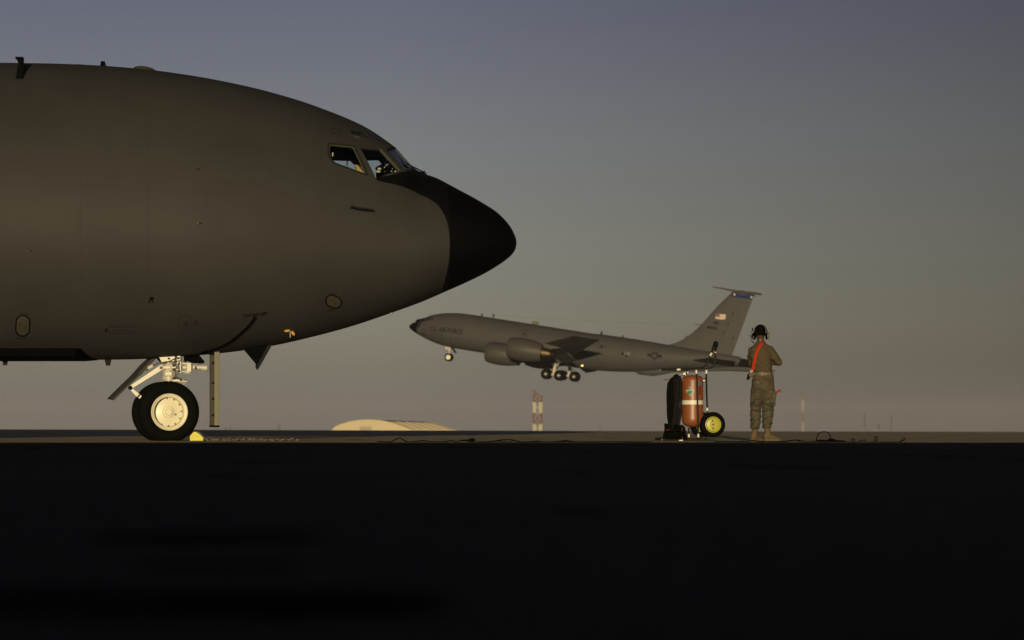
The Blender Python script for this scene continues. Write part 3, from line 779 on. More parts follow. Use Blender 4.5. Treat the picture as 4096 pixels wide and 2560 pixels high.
# yellow opened port with its chain, belly lamp
g = G(); p = on1(1148, 1320, 0); n = hull1.normal(-p.x, p.z, -1)
g.ell(p+n*.012, (.048, .012, .022), Euler((R(-20), R(-8), 0)).to_matrix(), n=16, k=8); g.ell(on1(1170, 1325, .035), (.042, .012, .024), Euler((0, R(52), 0)).to_matrix(), n=16, k=8)
ps = g.build('refuel_port_cap', M['mask'], jet1)
g = G()
for i in range(8): g.ell(on1(1157.5+(i % 2)*1.2, 1315+i*3.2, .05), (.006, .005, .006), n=6, k=4)
g.build('chain', M['whiteb'], ps); g = G(); g.ell(on1(1157, 1342, .03), (.012, .01, .012), n=8, k=6); g.build('plug', M['black'], ps)
g = G(); g.ell(A1.px(1565, 1253, -.05), (.026, .03, .018)); g.build('belly_lamp', M['lamp'], jet1)
# crew ladder
ld = G()
def rail(u0, u1, y, m, name, dp, ribs):
    P0 = A1.px(u0, 1395, y); P1 = A1.px(u1, 1395, y); zb_ = A1.px(u0, 1702, y).z
    g = G(); cx_ = (P0.x+P1.x)/2; w = P1.x-P0.x
    g.box((cx_, y, (P0.z+zb_)/2), (w, dp, P0.z-zb_))
    if ribs:
        for i in range(5): g.box((P0.x+w*(.1+.2*i), y-dp/2-.002, (P0.z+zb_)/2), (w*.09, .006, P0.z-zb_-.02))
    o = g.build(name, m, jet1, smooth=False)
    g = G(); g.box((cx_, y, zb_-.012), (w+.006, dp+.01, .03)); g.build('rail_foot', M['black'], o, smooth=False)
rail(858, 878, -.22, M['alu'], 'ladder_rail', .03, True); rail(838, 858, .12, M['aludk'], 'ladder_rail', .03, False)  # shade on the far rail put in as a darker metal colour
for v in (1450, 1530, 1594, 1660):
    q = A1.px(862, v, -.2); g = G(); g.cyl(q, Vector((A1.px(850, v, .12).x, .12, q.z)), .018, n=10); g.build('rung', M['aludk'], jet1)
# ------------------------------------------------------------------ nose gear of the near aircraft
def a1(u, v, y=0): return A1.px(u, v, y)
def wheel(parent, c, yd, rt, rr, wd, tyre_m, rim_m, flat=None, big=True, name='wheel'):
    c = Vector(c); e = bpy.data.objects.new(name, None)
    g = G(); ax = Vector((0, yd, 0)); n = 64 if big else 28; h = wd/2; q = rt-rr
    prof_ = [(rr, -h*.72), (rr+q*.25, -h*.95), (rr+q*.5, -h), (rr+q*.78, -h*.86), (rt-q*.06, -h*.55), (rt, -h*.3), (rt, h*.3), (rt-q*.06, h*.55), (rt-q*.22, h*.86), (rr+q*.5, h), (rr+q*.25, h*.95), (rr, h*.72)]
    g.lathe(c, ax, prof_, n, cap=False)
    if big:
        for k in (-.28, -.1, .1, .28): pass
    if flat is not None:
        g.v = [(x, y+((c.y-y)*-0.12 if z < flat else 0), max(z, flat)) for x, y, z in g.v]
    t = g.build('tyre', tyre_m, parent, ang=60)
    g = G(); f = h*.74; dd = .135 if big else .06
    g.lathe(c, ax, [(rr*1.0, f-.012), (rr*1.01, f), (rr*.985, f+.008), (rr*.955, f+.004), (rr*.93, f-.008), (rr*.86, f-.014), (rr*.825, f-.022), (rr*.80, f-dd), (rr*.785, f-dd-.014), (rr*.70, f-dd-.004), (rr*.5, f-dd+.012), (rr*.31, f-dd+.022), (rr*.305, f-dd+.012), (rr*.30, f-dd+.05), (rr*.26, f-dd+.056), (rr*.20, f-dd+.056), (rr*.185, f-dd+.08), (rr*.16, f-dd+.088), (.001, f-dd+.088)], n, cap=False)
    rim = g.build('rim', rim_m, parent, ang=28)
    g = G(); g.lathe(c, -ax, [(rr, h*.7), (rr*.8, h*.66), (rr*.75, h*.62), (.001, h*.62)], 24); g.build('rim_back', rim_m, parent)
    if big:
        g = G()
        for i in range(12):
            a = 2*pi*i/12+.05; p = c+Vector((rr*.745*cos(a), yd*(f-dd-.006), rr*.745*sin(a)))
            g.cyl(p, p+ax*.014, .0105, n=8)
        g.build('bolts', M['steel'], rim)
        g = G()
        for i in range(12):
            if i in (6, 5): continue
            a = 2*pi*i/12+.05; p = c+Vector((rr*.775*cos(a), yd*(f-dd-.010), rr*.775*sin(a)))
            g.cyl(p, p+ax*.008, .0145, n=10)
        p = c+Vector((rr*.42, yd*(f-dd+.010), -rr*.13)); g.cyl(p, p+ax*.012, .014, n=10)
        for a, b in ((.1, .48), (.33, .36)):
            p = c+Vector((rr*a, yd*(f-dd+.006), rr*b)); g.cyl(p, p+ax*.004, .005, n=8)
        g.build('rim_hole', M['dirt'], rim)
    return t, rim
def gear_part(name, parent): 
    o = bpy.data.objects.new(name, None); COL.objects.link(o); o.parent = parent; return o
wc = a1(670.6, 1648, -.36); AXX = wc.x; AXZ = wc.z
ST = R(15)                                       # the nose wheels are steered a little
for y, yd in ((-.235, -1), (.235, 1)):
    wg = gear_part('nose_wheel', jet1); wg.location = (AXX+.235*sin(ST)*-1, 0, 0); wg.rotation_euler = (0, 0, ST)
    wheel(wg, (0, y, AXZ), yd, .468, .278, .27, M['rubber'], M['whitew'], flat=.002)
g = G(); g.cyl((AXX-.06, -.2, AXZ), (AXX-.06, .2, AXZ), .06)
sc = a1(676, 1480).x
def col_(v0, v1, r, g, r1=None): g.cyl((sc, 0, a1(676, v0).z), (sc, 0, a1(676, v1).z), r, r1, n=28)
col_(1508, 1640, .075, g); g.build('axle', M['steel'], jet1)
g = G(); col_(1400, 1440, .098, g); col_(1440, 1462, .093, g, .07); col_(1447, 1453, .108, g); col_(1462, 1468, .11, g); col_(1478, 1509, .104, g); col_(1484, 1489, .11, g)
col_(1509, 1519, .118, g); col_(1519, 1524, .09, g); g.box((sc, -.07, a1(676, 1496).z), (.12, .1, .075), bev=.012)
g.build('gear_strut', M['white'], jet1)
g = G(); g.box((sc+.11, 0, a1(0, 1521).z), (.26, .12, .045), bev=.01); g.box((sc+.22, -.02, a1(0, 1526).z), (.14, .1, .03), bev=.01)
g.cyl(a1(729, 1519, -.1), a1(729, 1519, .1), .018); g.cyl(a1(732, 1537, -.08), a1(738, 1535, -.08), .012)
g.build('gear_collar', M['white'], jet1)
# torque links
def arm(p, q, w0, w1, th, g):
    p, q = Vector(p), Vector(q); d = (q-p).normalized(); n_ = Vector((-d.z, 0, d.x))
    g.prism([p+n_*w0/2-Vector((0, th/2, 0)), p-n_*w0/2-Vector((0, th/2, 0)), q-n_*w1/2-Vector((0, th/2, 0)), q+n_*w1/2-Vector((0, th/2, 0))], (0, th, 0))
g = G(); arm(a1(652, 1466, -.1), a1(524, 1549, -.1), .075, .05, .05, g); arm(a1(652, 1466, .06), a1(524, 1549, .06), .075, .05, .05, g)
g.cyl(a1(645, 1471, -.15), a1(645, 1471, .1), .042, n=20); g.box(a1(668, 1470, -.08), (.14, .1, .055), bev=.01)
tl = g.build('torque_link', M['white'], jet1, ang=30)
g = G(); g.cyl(a1(645, 1471, -.157), a1(645, 1471, -.14), .026, n=6); g.build('bolt', M['dirt'], tl)
g = G(); g.cyl(a1(521, 1551, -.14), a1(521, 1551, .12), .032, n=18); g.build('link_pivot', M['black'], jet1)
g = G(); arm(a1(523, 1554, -.09), a1(553, 1582, -.09), .035, .06, .04, g); arm(a1(523, 1554, .04), a1(575, 1600, .04), .035, .06, .04, g); g.box(a1(546, 1578, -.1), (.04, .05, .04), Euler((0, R(42), 0)).to_matrix()); g.build('torque_link', M['white'], jet1, ang=30)
# steering actuator
g = G(); g.box(a1(755, 1470, -.05), (.095, .13, .145), bev=.012); g.box(a1(742, 1454, -.05), (.19, .14, .028), bev=.008); g.box(a1(742, 1487, -.05), (.19, .14, .024), bev=.008)
g.cyl(a1(736, 1470, -.1), a1(748, 1470, -.1), .05, n=20); g.cyl(a1(731, 1470, -.1), a1(737, 1470, -.1), .036, n=20); g.cyl(a1(735, 1494, -.06), a1(768, 1494, -.06), .006)
g.cyl(Vector(a1(752, 1489, -.06)), Vector(a1(752, 1494, -.06)), .055, n=20)
g.cyl(a1(772, 1469, -.08), a1(812, 1470, -.08), .037, n=24); g.cyl(a1(776, 1469, -.08), a1(781, 1469, -.08), .046, n=24)
g.cyl(a1(809, 1471, -.08), a1(829, 1472, -.08), .049, n=24); g.cyl(a1(829, 1472, -.08), a1(831, 1472, -.08), .049, .04, n=24)
act = g.build('steering_actuator', M['white'], jet1, ang=30)
g = G(); g.box(a1(783, 1471, -.118), (.026, .006, .045)); g.build('data_plate', M['black'], act, smooth=False)
g = G(); g.cyl(a1(700, 1468, -.1), a1(733, 1468, -.1), .009); g.cyl(a1(700, 1473, -.1), a1(733, 1473, -.1), .009); g.cyl(a1(690, 1470, -.12), a1(704, 1470, -.12), .05, n=20)
for u, v in ((700, 1444), (720, 1446), (735, 1447)): g.cyl(a1(690, v, -.06), a1(u+20, v, -.06), .008)
g.build('actuator_rod', M['steel'], jet1)
g = G(); g.cyl(a1(690, 1460, -.12), a1(690, 1480, -.12), .034, n=20); g.box(a1(690, 1463, -.11), (.13, .08, .022), bev=.006); g.box(a1(694, 1479, -.11), (.16, .08, .020), bev=.006); g.build('steering_collar', M['white'], jet1)
g = G(); g.box(a1(721, 1467, -.15), (.028, .02, .20), bev=.004); g.box(a1(716, 1440, -.1), (.05, .1, .12)); g.build('bracket', M['white'], jet1)
# struts, doors, pipes
g = G(); g.prism([a1(634, 1425, -.14), a1(700, 1425, -.14), a1(696, 1445, -.14), a1(672, 1452, -.14), a1(648, 1449, -.14)], (0, .28, 0)); g.build('gear_mount', M['white'], jet1, smooth=False)
g = G(); g.prism([a1(618, 1425, .1), a1(640, 1425, .1), a1(650, 1452, .1), a1(640, 1450, .1)], (0, .08, 0)); g.build('gear_brace', M['black'], jet1, smooth=False)
g = G(); g.cyl(a1(592, 1474, -.12), a1(612, 1463, -.12), .030, n=18); g.cyl(a1(597, 1471, -.12), a1(601, 1469, -.12), .038, n=18); g.cyl(a1(606, 1466, -.12), a1(610, 1464, -.12), .038, n=18); g.build('damper', M['white'], jet1)
g = G(); g.cyl(a1(612, 1463, -.12), a1(650, 1444, -.12), .011); g.cyl(a1(583, 1479, -.12), a1(593, 1473, -.12), .026, .03, n=14); g.build('damper_rod', M['dirt'], jet1)
g = G()
P = [(427, 1596), (454, 1601), (512, 1545), (548, 1510), (560, 1500), (592, 1464), (626, 1425), (598, 1425), (560, 1460), (523, 1502), (470, 1553)]
Pw = [a1(u, v, .12) for u, v in P]; g.prism(Pw, (0, .05, 0))
dr = g.build('gear_door', M['shaded_door'], jet1, smooth=False, label='long shade-darkened blue-grey door blade slanting down behind the nose wheel')
g = G(); arm(a1(452, 1598, .1), a1(555, 1502, .1), .02, .02, .06, g); arm(a1(556, 1500, .1), a1(622, 1428, .1), .035, .035, .1, g); g.build('door_edge', M['aludk'], dr, smooth=False)
g = G(); g.prism([a1(735, 1415, .1), a1(790, 1412, .1), a1(816, 1443, .1), a1(818, 1448, .1), a1(814, 1454, .1), a1(735, 1451, .1)], (0, .04, 0)); g.build('gear_door', M['black'], jet1, smooth=False, label='small black door plate ahead of the nose gear strut')
g = G()
for pts, r in (([(655, 1452), (680, 1444), (700, 1434), (716, 1431), (728, 1435)], .008), ([(728, 1435), (716, 1450), (717, 1475), (716, 1490), (704, 1502), (693, 1512)], .010),
               ([(693, 1512), (705, 1508), (716, 1514), (724, 1523)], .010), ([(640, 1455), (660, 1447), (690, 1447), (720, 1443)], .007), ([(793, 1459), (800, 1455), (806, 1458)], .004), ([(726, 1520), (727, 1511), (722, 1514)], .006)):
    g.tube(spline([a1(u, v, -.16) for u, v in pts], 5), r, n=7)
for u, v in ((693, 1512), (709, 1511), (717, 1485), (716, 1455), (737, 1446), (675, 1434), (712, 1433)): g.ell(a1(u, v, -.17), (.018, .015, .016), n=8, k=6)
g.build('hydraulic_line', M['dirt'], jet1)

# wings, tail and engines (mostly beyond the frame of the near aircraft)
def airfoil(LE, chord, up, th, n=10, tw=0):
    pts = []
    for i in range(n+1):
        x = (1-cos(pi*i/n))/2; t = th*chord*(1.48*sqrt(x)-.63*x-1.76*x*x+1.42*x**3-.51*x**4)*.5*1.0
        pts.append((x, t))
    ring = [LE+Vector((-x*chord, 0, 0))+up*t for x, t in pts]+[LE+Vector((-x*chord, 0, 0))-up*t*.8 for x, t in reversed(pts[1:-1])]
    return ring
def wing(parent, side, secs, m, name='wing', up=Vector((0, 0, 1))):
    g = G(); g.loft([airfoil(Vector((x, side*y, z)), c, up, th) for x, y, z, c, th in secs]); return g.build(name, m, parent, ang=50)
def nacelle(parent, c, m, L=3.9, r=1.12, pyl=None, hot=True):
    g = G(); k = r/1.12
    g.lathe(c, (-1, 0, 0), [(.80*k, .55), (.82*k, .25), (.88*k, .05), (.95*k, 0), (1.02*k, .06), (1.1*k, .35), (1.18*k, 1.0), (1.19*k, 1.7), (1.14*k, 2.5), (1.0*k, 3.3), (.92*k, L), (.88*k, L), (.84*k, L-.3), (.5*k, L-.6)], 48)
    o = g.build('engine', m, parent, ang=40)
    g = G(); g.lathe(c, (-1, 0, 0), [(.79*k, .5), (.3*k, .55), (.01, .3)], 32); g.build('fan', M['black'], o)
    g = G(); g.lathe(c, (-1, 0, 0), [(.66*k, L-.5), (.62*k, L), (.5*k, L+.75), (.46*k, L+.9), (.44*k, L+.6), (.28*k, L+.8), (.02, L+1.3)], 32); g.build('exhaust', M['hot'], o)
    g = G(); c = Vector(c); g.lathe(c, (-1, 0, 0), [(.925*k, L-.02), (.925*k, L+.015), (.87*k, L+.015), (.87*k, L-.02)], 32); g.build('nozzle_ring', M['hot'], o)
    if pyl is not None:
        g = G(); g.prism([c+Vector((-1.0, -.13, r*.9)), c+Vector((-L-.4, -.13, .45)), Vector(pyl)+Vector((-2.2, -.13, -.15)), Vector(pyl)+Vector((.2, -.13, .1))], (0, .26, 0)); g.build('pylon', m, o, smooth=False)
    return o
def airframe(parent, zr, grey, nac):
    for side in (1, -1):
        secs = [(-10.8, 1.2, zr-.1, 9.6, .12), (-11.4, 1.9, zr, 9.1, .12), (-14.0, 5.4, zr+.45, 7.0, .11), (-19.1, 12.1, zr+1.6, 4.9, .10), (-25.0, 19.7, zr+3.25, 2.95, .09), (-25.4, 20.0, zr+3.3, 2.4, .05)]
        w = wing(parent, side, secs, grey)
        fp = [((-19.9, 2.3, zr+.02), (-20.35, 5.5, zr+.38), 1.7), ((-20.3, 7.4, zr+.62), (-22.6, 12.0, zr+1.3), 1.25)]
        for (p, q, ch) in fp:
            g = G(); p, q = Vector((p[0], side*p[1], p[2])), Vector((q[0], side*q[1], q[2])); dn = Vector((-cos(R(32)), 0, -sin(R(32))))*ch; t_ = Vector((0, 0, .12))
            g.add([p, q, q+dn, p+dn, p-t_, q-t_, q+dn-t_*.2, p+dn-t_*.2], [[0, 1, 2, 3], [7, 6, 5, 4], [0, 4, 5, 1], [3, 2, 6, 7], [0, 3, 7, 4], [1, 5, 6, 2]]); g.build('flap', grey, w, smooth=False)
        nacelle(parent, (-12.3, side*8.2, zr-.1), nac, r=1.2, pyl=(-15.6, side*8.2, zr+.75))
        nacelle(parent, (-16.5, side*14.2, zr+.85), nac, r=1.2, pyl=(-20.3, side*14.2, zr+1.85))

# ------------------------------------------------------------------ climbing aircraft
A2 = Frame(Vector(W(1638, 1306, 307)), (0, R(-9.2), R(180-16)))
KZ = .93
def rel(L): return [(x*1.0, (z-Z0)*KZ) for x, z in L]
zt2, zb2 = (zt0-Z0)*KZ, (zb0-Z0)*KZ
A2L = lambda L: [(-A2.px(*z7(x, y)).x, A2.px(*z7(x, y)).z) for x, y in L]
def z6(x, y): return (1600+x*.37190, 1180+y*.37190)
def z7(x, y): return (2400+x*.33058, 1120+y*.33058)
hull2 = Hull(rel(top1)+[(12, zt2), (22, zt2)]+A2L([(0, 655), (400, 712), (830, 785), (1250, 855), (1600, 910), (1700, 936)]),
             rel(bot1)+[(12, zb2), (21, zb2)]+A2L([(0, 1098), (450, 1112), (850, 1085), (1150, 1058), (1640, 1045), (1700, 1010)]),
             WID+[(24, 1.83), (30, 1.5), (35, .9), (38, .45)], FR)
jet2 = thing('tanker_aircraft', 'grey four-engined jet climbing away with its wheels down', 'aircraft', A2.M.to_translation(), (0, R(-9.2), R(180-16)))
def paint2():
    m = M['grey2']; return m
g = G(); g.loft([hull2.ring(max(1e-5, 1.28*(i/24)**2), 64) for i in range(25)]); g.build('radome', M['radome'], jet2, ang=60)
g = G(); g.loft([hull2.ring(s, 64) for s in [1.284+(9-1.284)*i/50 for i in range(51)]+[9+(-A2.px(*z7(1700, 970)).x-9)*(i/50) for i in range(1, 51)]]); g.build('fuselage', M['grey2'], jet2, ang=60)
def on2(u, v, off=.01): return A2.surf(hull2, u, v, 1, off)
def z6(x, y): return (1600+x*.37190, 1180+y*.37190)
def z7(x, y): return (2400+x*.33058, 1120+y*.33058)
def patch2(pts, name, m, off=.012, fn=None, parent=jet2):
    fn = fn or on2; c = (sum(a for a, b in pts)/len(pts), sum(b for a, b in pts)/len(pts)); g = G()
    g.loft([[fn(c[0]+(u-c[0])*t, c[1]+(v-c[1])*t, off) for u, v in pts] for t in (.03, .5, 1)], cap=False); g.f.append(list(range(len(pts)))); g.m.append(0)
    return g.build(name, m, parent)
patch2([z6(*p) for p in ((188, 395), (186, 360), (190, 335), (198, 315), (213, 298), (235, 284), (262, 274), (300, 266), (318, 262), (300, 238), (262, 245), (225, 255), (190, 262), (168, 272))], 'antiglare_panel', M['radome'], .015)
for pts in (((268, 246), (300, 238), (318, 244), (318, 262), (290, 266)), ((330, 240), (352, 246), (356, 264), (332, 262))):
    patch2([z6(*p) for p in pts], 'cockpit_window', M['glassf'], .03)
text_on(on2, 'U.S. AIR FORCE', *z6(497, 378), 132, 19, 6.0, 'lettering', M['ink'], jet2, .02)
def box2(x0, y0, x1, y1, w, a, m='inkf'):
    u0, v0 = z6(x0, y0); u1, v1 = z6(x1, y1); k = math.tan(R(a)); W_ = u1-u0
    for q in (((u0, v0), (u1, v0+W_*k)), ((u1, v0+W_*k), (u1-2, v1+W_*k)), ((u1-2, v1+W_*k), (u0-2, v1)), ((u0-2, v1), (u0, v0))):
        A_, B_ = Vector((*q[0], 0)), Vector((*q[1], 0)); d = (B_-A_).normalized(); n_ = Vector((-d.y, d.x, 0))*w/2
        patch2([(p.x, p.y) for p in (A_+n_, A_-n_, B_-n_, B_+n_)], 'panel_outline', M[m], .014)
box2(348, 412, 455, 490, 2.2, 6); box2(1315, 370, 1375, 445, 1.8, 8)
for x, y, r in ((545, 465, 12), (650, 470, 12)):
    u, v = z6(x, y); patch2(stadium(u, v, r, r, 0, 20), 'emblem', mat('emblem_grey', (.036, .033, .029), .7), .012); patch2(stadium(u, v, r*.5, r*.62, 0, 6), 'emblem', M['seam'], .016)
for x, y in ((250, 362), (262, 388), (240, 415), (270, 425)): u, v = z6(x, y); patch2([(u-7, v-2), (u+7, v-1), (u+7, v+2), (u-7, v+1)], 'marking', M['inkf'], .015)
u, v = z6(1336, 422); patch2(stadium(u, v, 4.5, 4.5, 0, 12), 'side_window', M['ink'], .02)
u, v = z6(2168, 556); patch2(stadium(u, v, 4.5, 4.5, 0, 12), 'side_window', M['ink'], .02)
u, v = z7(20, 806); patch2(stadium(u, v, 4.5, 4.5, 0, 12), 'side_window', M['ink'], .02)
# star and bars
u, v = z7(660, 918); ins = patch2(stadium(u, v, 14.5, 15, 0, 24), 'national_insignia', M['inkf'], .012)
star = []
for i in range(10): a = -pi/2+R(7)+i*pi/5; r = 14 if i % 2 == 0 else 5.6; star.append((u+r*cos(a), v+r*sin(a)))
patch2(star, 'star', M['grey2'], .02, parent=ins)
for sg in (-1, 1):
    q = [(u+sg*15, v-6+sg*1.6), (u+sg*29, v-6+sg*3.6), (u+sg*29, v+5+sg*3.6), (u+sg*15, v+5+sg*1.6)]; patch2(q, 'bar', M['inkf'], .014, parent=ins)
u, v = z7(300, 892)
for dx, dy, r, mm in ((-9, 0, 5, 'ink'), (2, -1, 4, 'panel'), (14, 2, 6, 'panel'), (8, 8, 5, 'ink'), (16, -2, 3, 'lamp')): patch2(stadium(u+dx, v+dy, r, r, 0, 12), 'observation_port', M[mm], .02+.004*r)
# fin
FL = [(2600, 1408), (2674, 1379), (2697, 1373), (2730, 1358), (2764, 1335), (2790, 1313), (2813, 1290), (2863, 1232), (2931, 1166)]
le = [A2.px(u, v) for u, v in FL]; tt, tb = A2.px(3018, 1177), A2.px(2929, 1418)
zs = [le[0].z+(le[-1].z-le[0].z)*i/22 for i in range(23)]
lef = pchip([p.z for p in le], [p.x for p in le])
def tef(z): return tb.x+(tt.x-tb.x)*(z-tb.z)/(tt.z-tb.z)
g = G(); rings = []
for z in zs:
    x0, x1 = lef(z), tef(z); c_ = x0-x1; th = .34*(1-.45*sm(zs[0], zs[-1], z)); ring = []
    for q, w_ in ((0, .02), (.04, .35), (.15, .75), (.4, 1), (.7, .7), (.97, .15), (1, .05)): ring.append(Vector((x0-c_*q, th*w_*.5, z)))
    ring += [Vector((p.x, -p.y, p.z)) for p in reversed(ring)]; rings.append(ring)
g.loft(rings); fin = g.build('tail_fin', M['grey2'], jet2, ang=40)
def onf(u, v, off=.0): p = A2.px(u, v, .17+off); return p
def pf(pts, name, m, off=.02, parent=fin): 
    g = G(); P = [onf(*z7(x, y), off) for x, y in pts]; g.add(P, [list(range(len(P)))]); return g.build(name, m, parent, smooth=False)
bnd = pf([(1603, 150), (1862, 178), (1840, 232), (1590, 198)], 'navy_band', M['navy']); pf([(1620, 160), (1642, 170), (1632, 190), (1612, 182)], 'emblem', M['gold'], .03, bnd); pf([(1832, 190), (1848, 208), (1838, 222), (1818, 214)], 'emblem', M['gold'], .03, bnd)
FO = Vector((*z7(1395, 455), 0)); fx = Vector((122, 12, 0)); fy = Vector((-4, 60, 0)); F0 = Vector((1400, 408, 0))
fp_ = lambda a, b: tuple((F0+fx*a+fy*b+Vector((4*sin(a*6)*0, 5*sin(a*5), 0)))[:2])
flag = pf([fp_(0, 0), fp_(.5, 0), fp_(1, 0), fp_(1, 1), fp_(.5, 1), fp_(0, 1)], 'flag', M['flagw'], .02)
for k in range(7): pf([fp_(0, k/6.5), fp_(1, k/6.5), fp_(1, (k+.5)/6.5), fp_(0, (k+.5)/6.5)], 'stripe', M['flagr'], .03, flag)
pf([fp_(0, -.02), fp_(.4, -.02), fp_(.4, .54), fp_(0, .54)], 'canton', M['flagb'], .04, flag)
text_on(onf, 'AMC', *z7(1403, 517), 26, 12, 5, 'lettering', M['ink'], fin, .025)
text_on(onf, '80066', *z7(1362, 576), 42, 12, 5, 'lettering', M['ink'], fin, .025)
for a_, b_ in (((1672, 280), (1450, 740)), ((1690, 262), (1815, 285)), ((1450, 740), (1430, 800))):
    d = Vector((b_[0]-a_[0], b_[1]-a_[1], 0)).normalized(); n_ = Vector((-d.y, d.x, 0))*3
    pf([(a_[0]+n_.x, a_[1]+n_.y), (a_[0]-n_.x, a_[1]-n_.y), (b_[0]-n_.x, b_[1]-n_.y), (b_[0]+n_.x, b_[1]+n_.y)], 'rudder_seam', M['seam'], .02)
for x, y in ((1610, 415), (1555, 530), (1503, 640), (1612, 705)): pf([(x-5, y-22), (x+6, y-18), (x-2, y+22), (x-12, y+18)], 'hinge_fairing', M['greydk'], .025)
g = G()
a, b = A2.px(*z7(1600, 138)), A2.px(*z7(1880, 176)); g.loft([[a+Vector((.1, 0, .1)), a+Vector((0, .18, -.06)), a+Vector((0, -.18, -.06))], [a.lerp(b, .4)+Vector((0, 0, .28)), a.lerp(b, .4)+Vector((0, .3, -.35)), a.lerp(b, .4)+Vector((0, -.3, -.35))], [b+Vector((0, 0, .14)), b+Vector((0, .15, -.2)), b+Vector((0, -.15, -.2))]])
g.build('fin_cap', M['grey2'], jet2)
g = G(); g.tube([A2.px(*z7(1358, 84)), A2.px(*z7(1480, 102)), A2.px(*z7(1620, 132)), A2.px(*z7(1880, 160)), A2.px(*z7(1955, 176))], [.04, .09, .12, .13, .12], n=10); g.build('fin_probe', M['grey2'], jet2)
for side in (1, -1):
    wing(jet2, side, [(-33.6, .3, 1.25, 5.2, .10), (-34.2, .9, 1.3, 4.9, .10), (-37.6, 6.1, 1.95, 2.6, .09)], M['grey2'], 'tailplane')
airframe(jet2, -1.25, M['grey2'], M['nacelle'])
# wing root fairing, refuelling pod and boom
g = G(); rings = []
for i in range(15):
    t = i/14; x = -9.0-14*t; r = sin(pi*min(1, max(0, t)))**.8+.01
    rings.append([Vector((x, 1.75*r*cos(a), zb2+.72+.75*r*sin(a)*(1 if sin(a) < 0 else .6))) for a in [2*pi*k/24 for k in range(24)]])
g.loft(rings); g.build('wing_root_fairing', M['greydk'], jet2, ang=60)
def belly(pts, ry, name, m):
    g = G(); g.tube([A2.px(u, v) for u, v, r in pts], [r for u, v, r in pts], n=14); return g.build(name, m, jet2, ang=60)
belly([(2530, 1478, .1), (2560, 1485, .4), (2610, 1488, .48), (2650, 1484, .42), (2720, 1474, .25), (2760, 1470, .05)], 1, 'boom_operator_pod', M['grey2'])
belly([(2640, 1487, .16), (2700, 1483, .2), (2850, 1478, .2), (2920, 1474, .3), (2980, 1476, .32), (3060, 1480, .2), (3100, 1484, .08)], 1, 'refuelling_boom', M['grey2'])
for side in (1, -1):
    g = G(); a = A2.px(2985, 1475); g.loft([airfoil(a+Vector((.9, 0, 0)), 1.4, Vector((0, 0, 1)), .1), airfoil(a+Vector((.4, side*1.5, 1.05)), 1.2, Vector((0, 0, 1)), .1)]); g.build('ruddervator', M['greydk'], jet2)
# spine antennas and aerial wire
for x, y in ((880, 212), (1005, 216), (2168, 400)):
    u, v = z6(x, y); g = G(); g.box(A2.px(u, v+3), (.22, .04, .4)); g.build('blade_antenna', M['aludk'], jet2, smooth=False)
u, v = z6(1455, 301); g = G(); g.ell(A2.px(u, v), (.42, .35, .2)); g.build('fairing', M['alu'], jet2)
for x, y in ((20, 632), (275, 680), (1045, 686)): u, v = z7(x, y); g = G(); g.box(A2.px(u, v+3), (.2, .04, .35)); g.build('blade_antenna', M['aludk'], jet2, smooth=False)
g = G(); a, b = A2.px(*z7(1230, 540)), A2.px(*z6(1010, 215)); g.tube([a.lerp(b, i/16)+Vector((0, 0, -.15*sin(pi*i/16))) for i in range(17)], .006, n=5); g.tube([a, a.lerp(b, .03)], .035, n=6); g.build('aerial_wire', M['greydk'], jet2)
# landing gear of the climbing aircraft
ng = A2.px(1793, 1429, .3)
for y, yd in ((.24, 1), (-.24, -1)):
    wg = gear_part('nose_wheel', jet2); wheel(wg, (ng.x, y, ng.z), yd, .48, .28, .27, M['rubber'], M['whitew'], big=False)
g = G(); st_ = A2.px(1793, 1385, 0); g.cyl((ng.x, 0, ng.z), (ng.x+.15, 0, ng.z+1.5), .09, .13); g.cyl((ng.x, -.25, ng.z), (ng.x, .25, ng.z), .06); g.box((ng.x+.4, 0, ng.z+1.0), (.35, .3, .2)); g.cyl((ng.x-.1, .1, ng.z+.6), (ng.x+.9, .1, ng.z+1.55), .05); g.build('nose_strut', M['white'], jet2)
g = G(); arm(A2.px(1806, 1386, .3), A2.px(1824, 1412, .3), .3, .22, .05, g); g.build('gear_door', M['greydk'], jet2, smooth=False)
mw = A2.px(2184, 1496, 3.75); mw2 = A2.px(2236, 1502, 3.75); MX = (mw.x+mw2.x)/2; MZ = (mw.z+mw2.z)/2
for side in (1, -1):
    tr = gear_part('wheel_truck', jet2)
    for p in (mw, mw2):
        for dy in (.38, -.38):
            wheel(tr, (p.x, side*(3.4)+dy, p.z), (1 if dy > 0 else -1), .60, .26, .38, M['rubber'], mat('hub', (.22, .20, .15), .5) if 0 else M['panel'], big=False)
    g = G(); g.cyl((mw.x, side*3.4, mw.z), (mw2.x, side*3.4, mw2.z), .12)
    for p in (mw, mw2): g.cyl((p.x, side*3.4-.6, p.z), (p.x, side*3.4+.6, p.z), .10, n=16)
    g.cyl((MX, side*3.4, MZ), (MX+.05, side*3.1, MZ+2.4), .14, .17); g.cyl((MX+.1, side*3.3, MZ+.4), (MX-.6, side*2.4, MZ+2.3), .07); g.cyl((MX-.35, side*3.6, MZ+.3), (MX+.2, side*3.4, MZ+1.6), .05); g.box((MX+.2, side*3.5, MZ+1.3), (.3, .3, .4))
    g.build('main_strut', M['white'], jet2)
    g = G(); g.prism([(MX+.4, side*3.75, MZ+1.25), (MX-.9, side*3.75, MZ+1.5), (MX-.9, side*3.9, MZ+2.2), (MX+.5, side*3.9, MZ+2.1)], (0, side*.05, 0)); g.build('gear_door', M['grey2'], jet2, smooth=False)
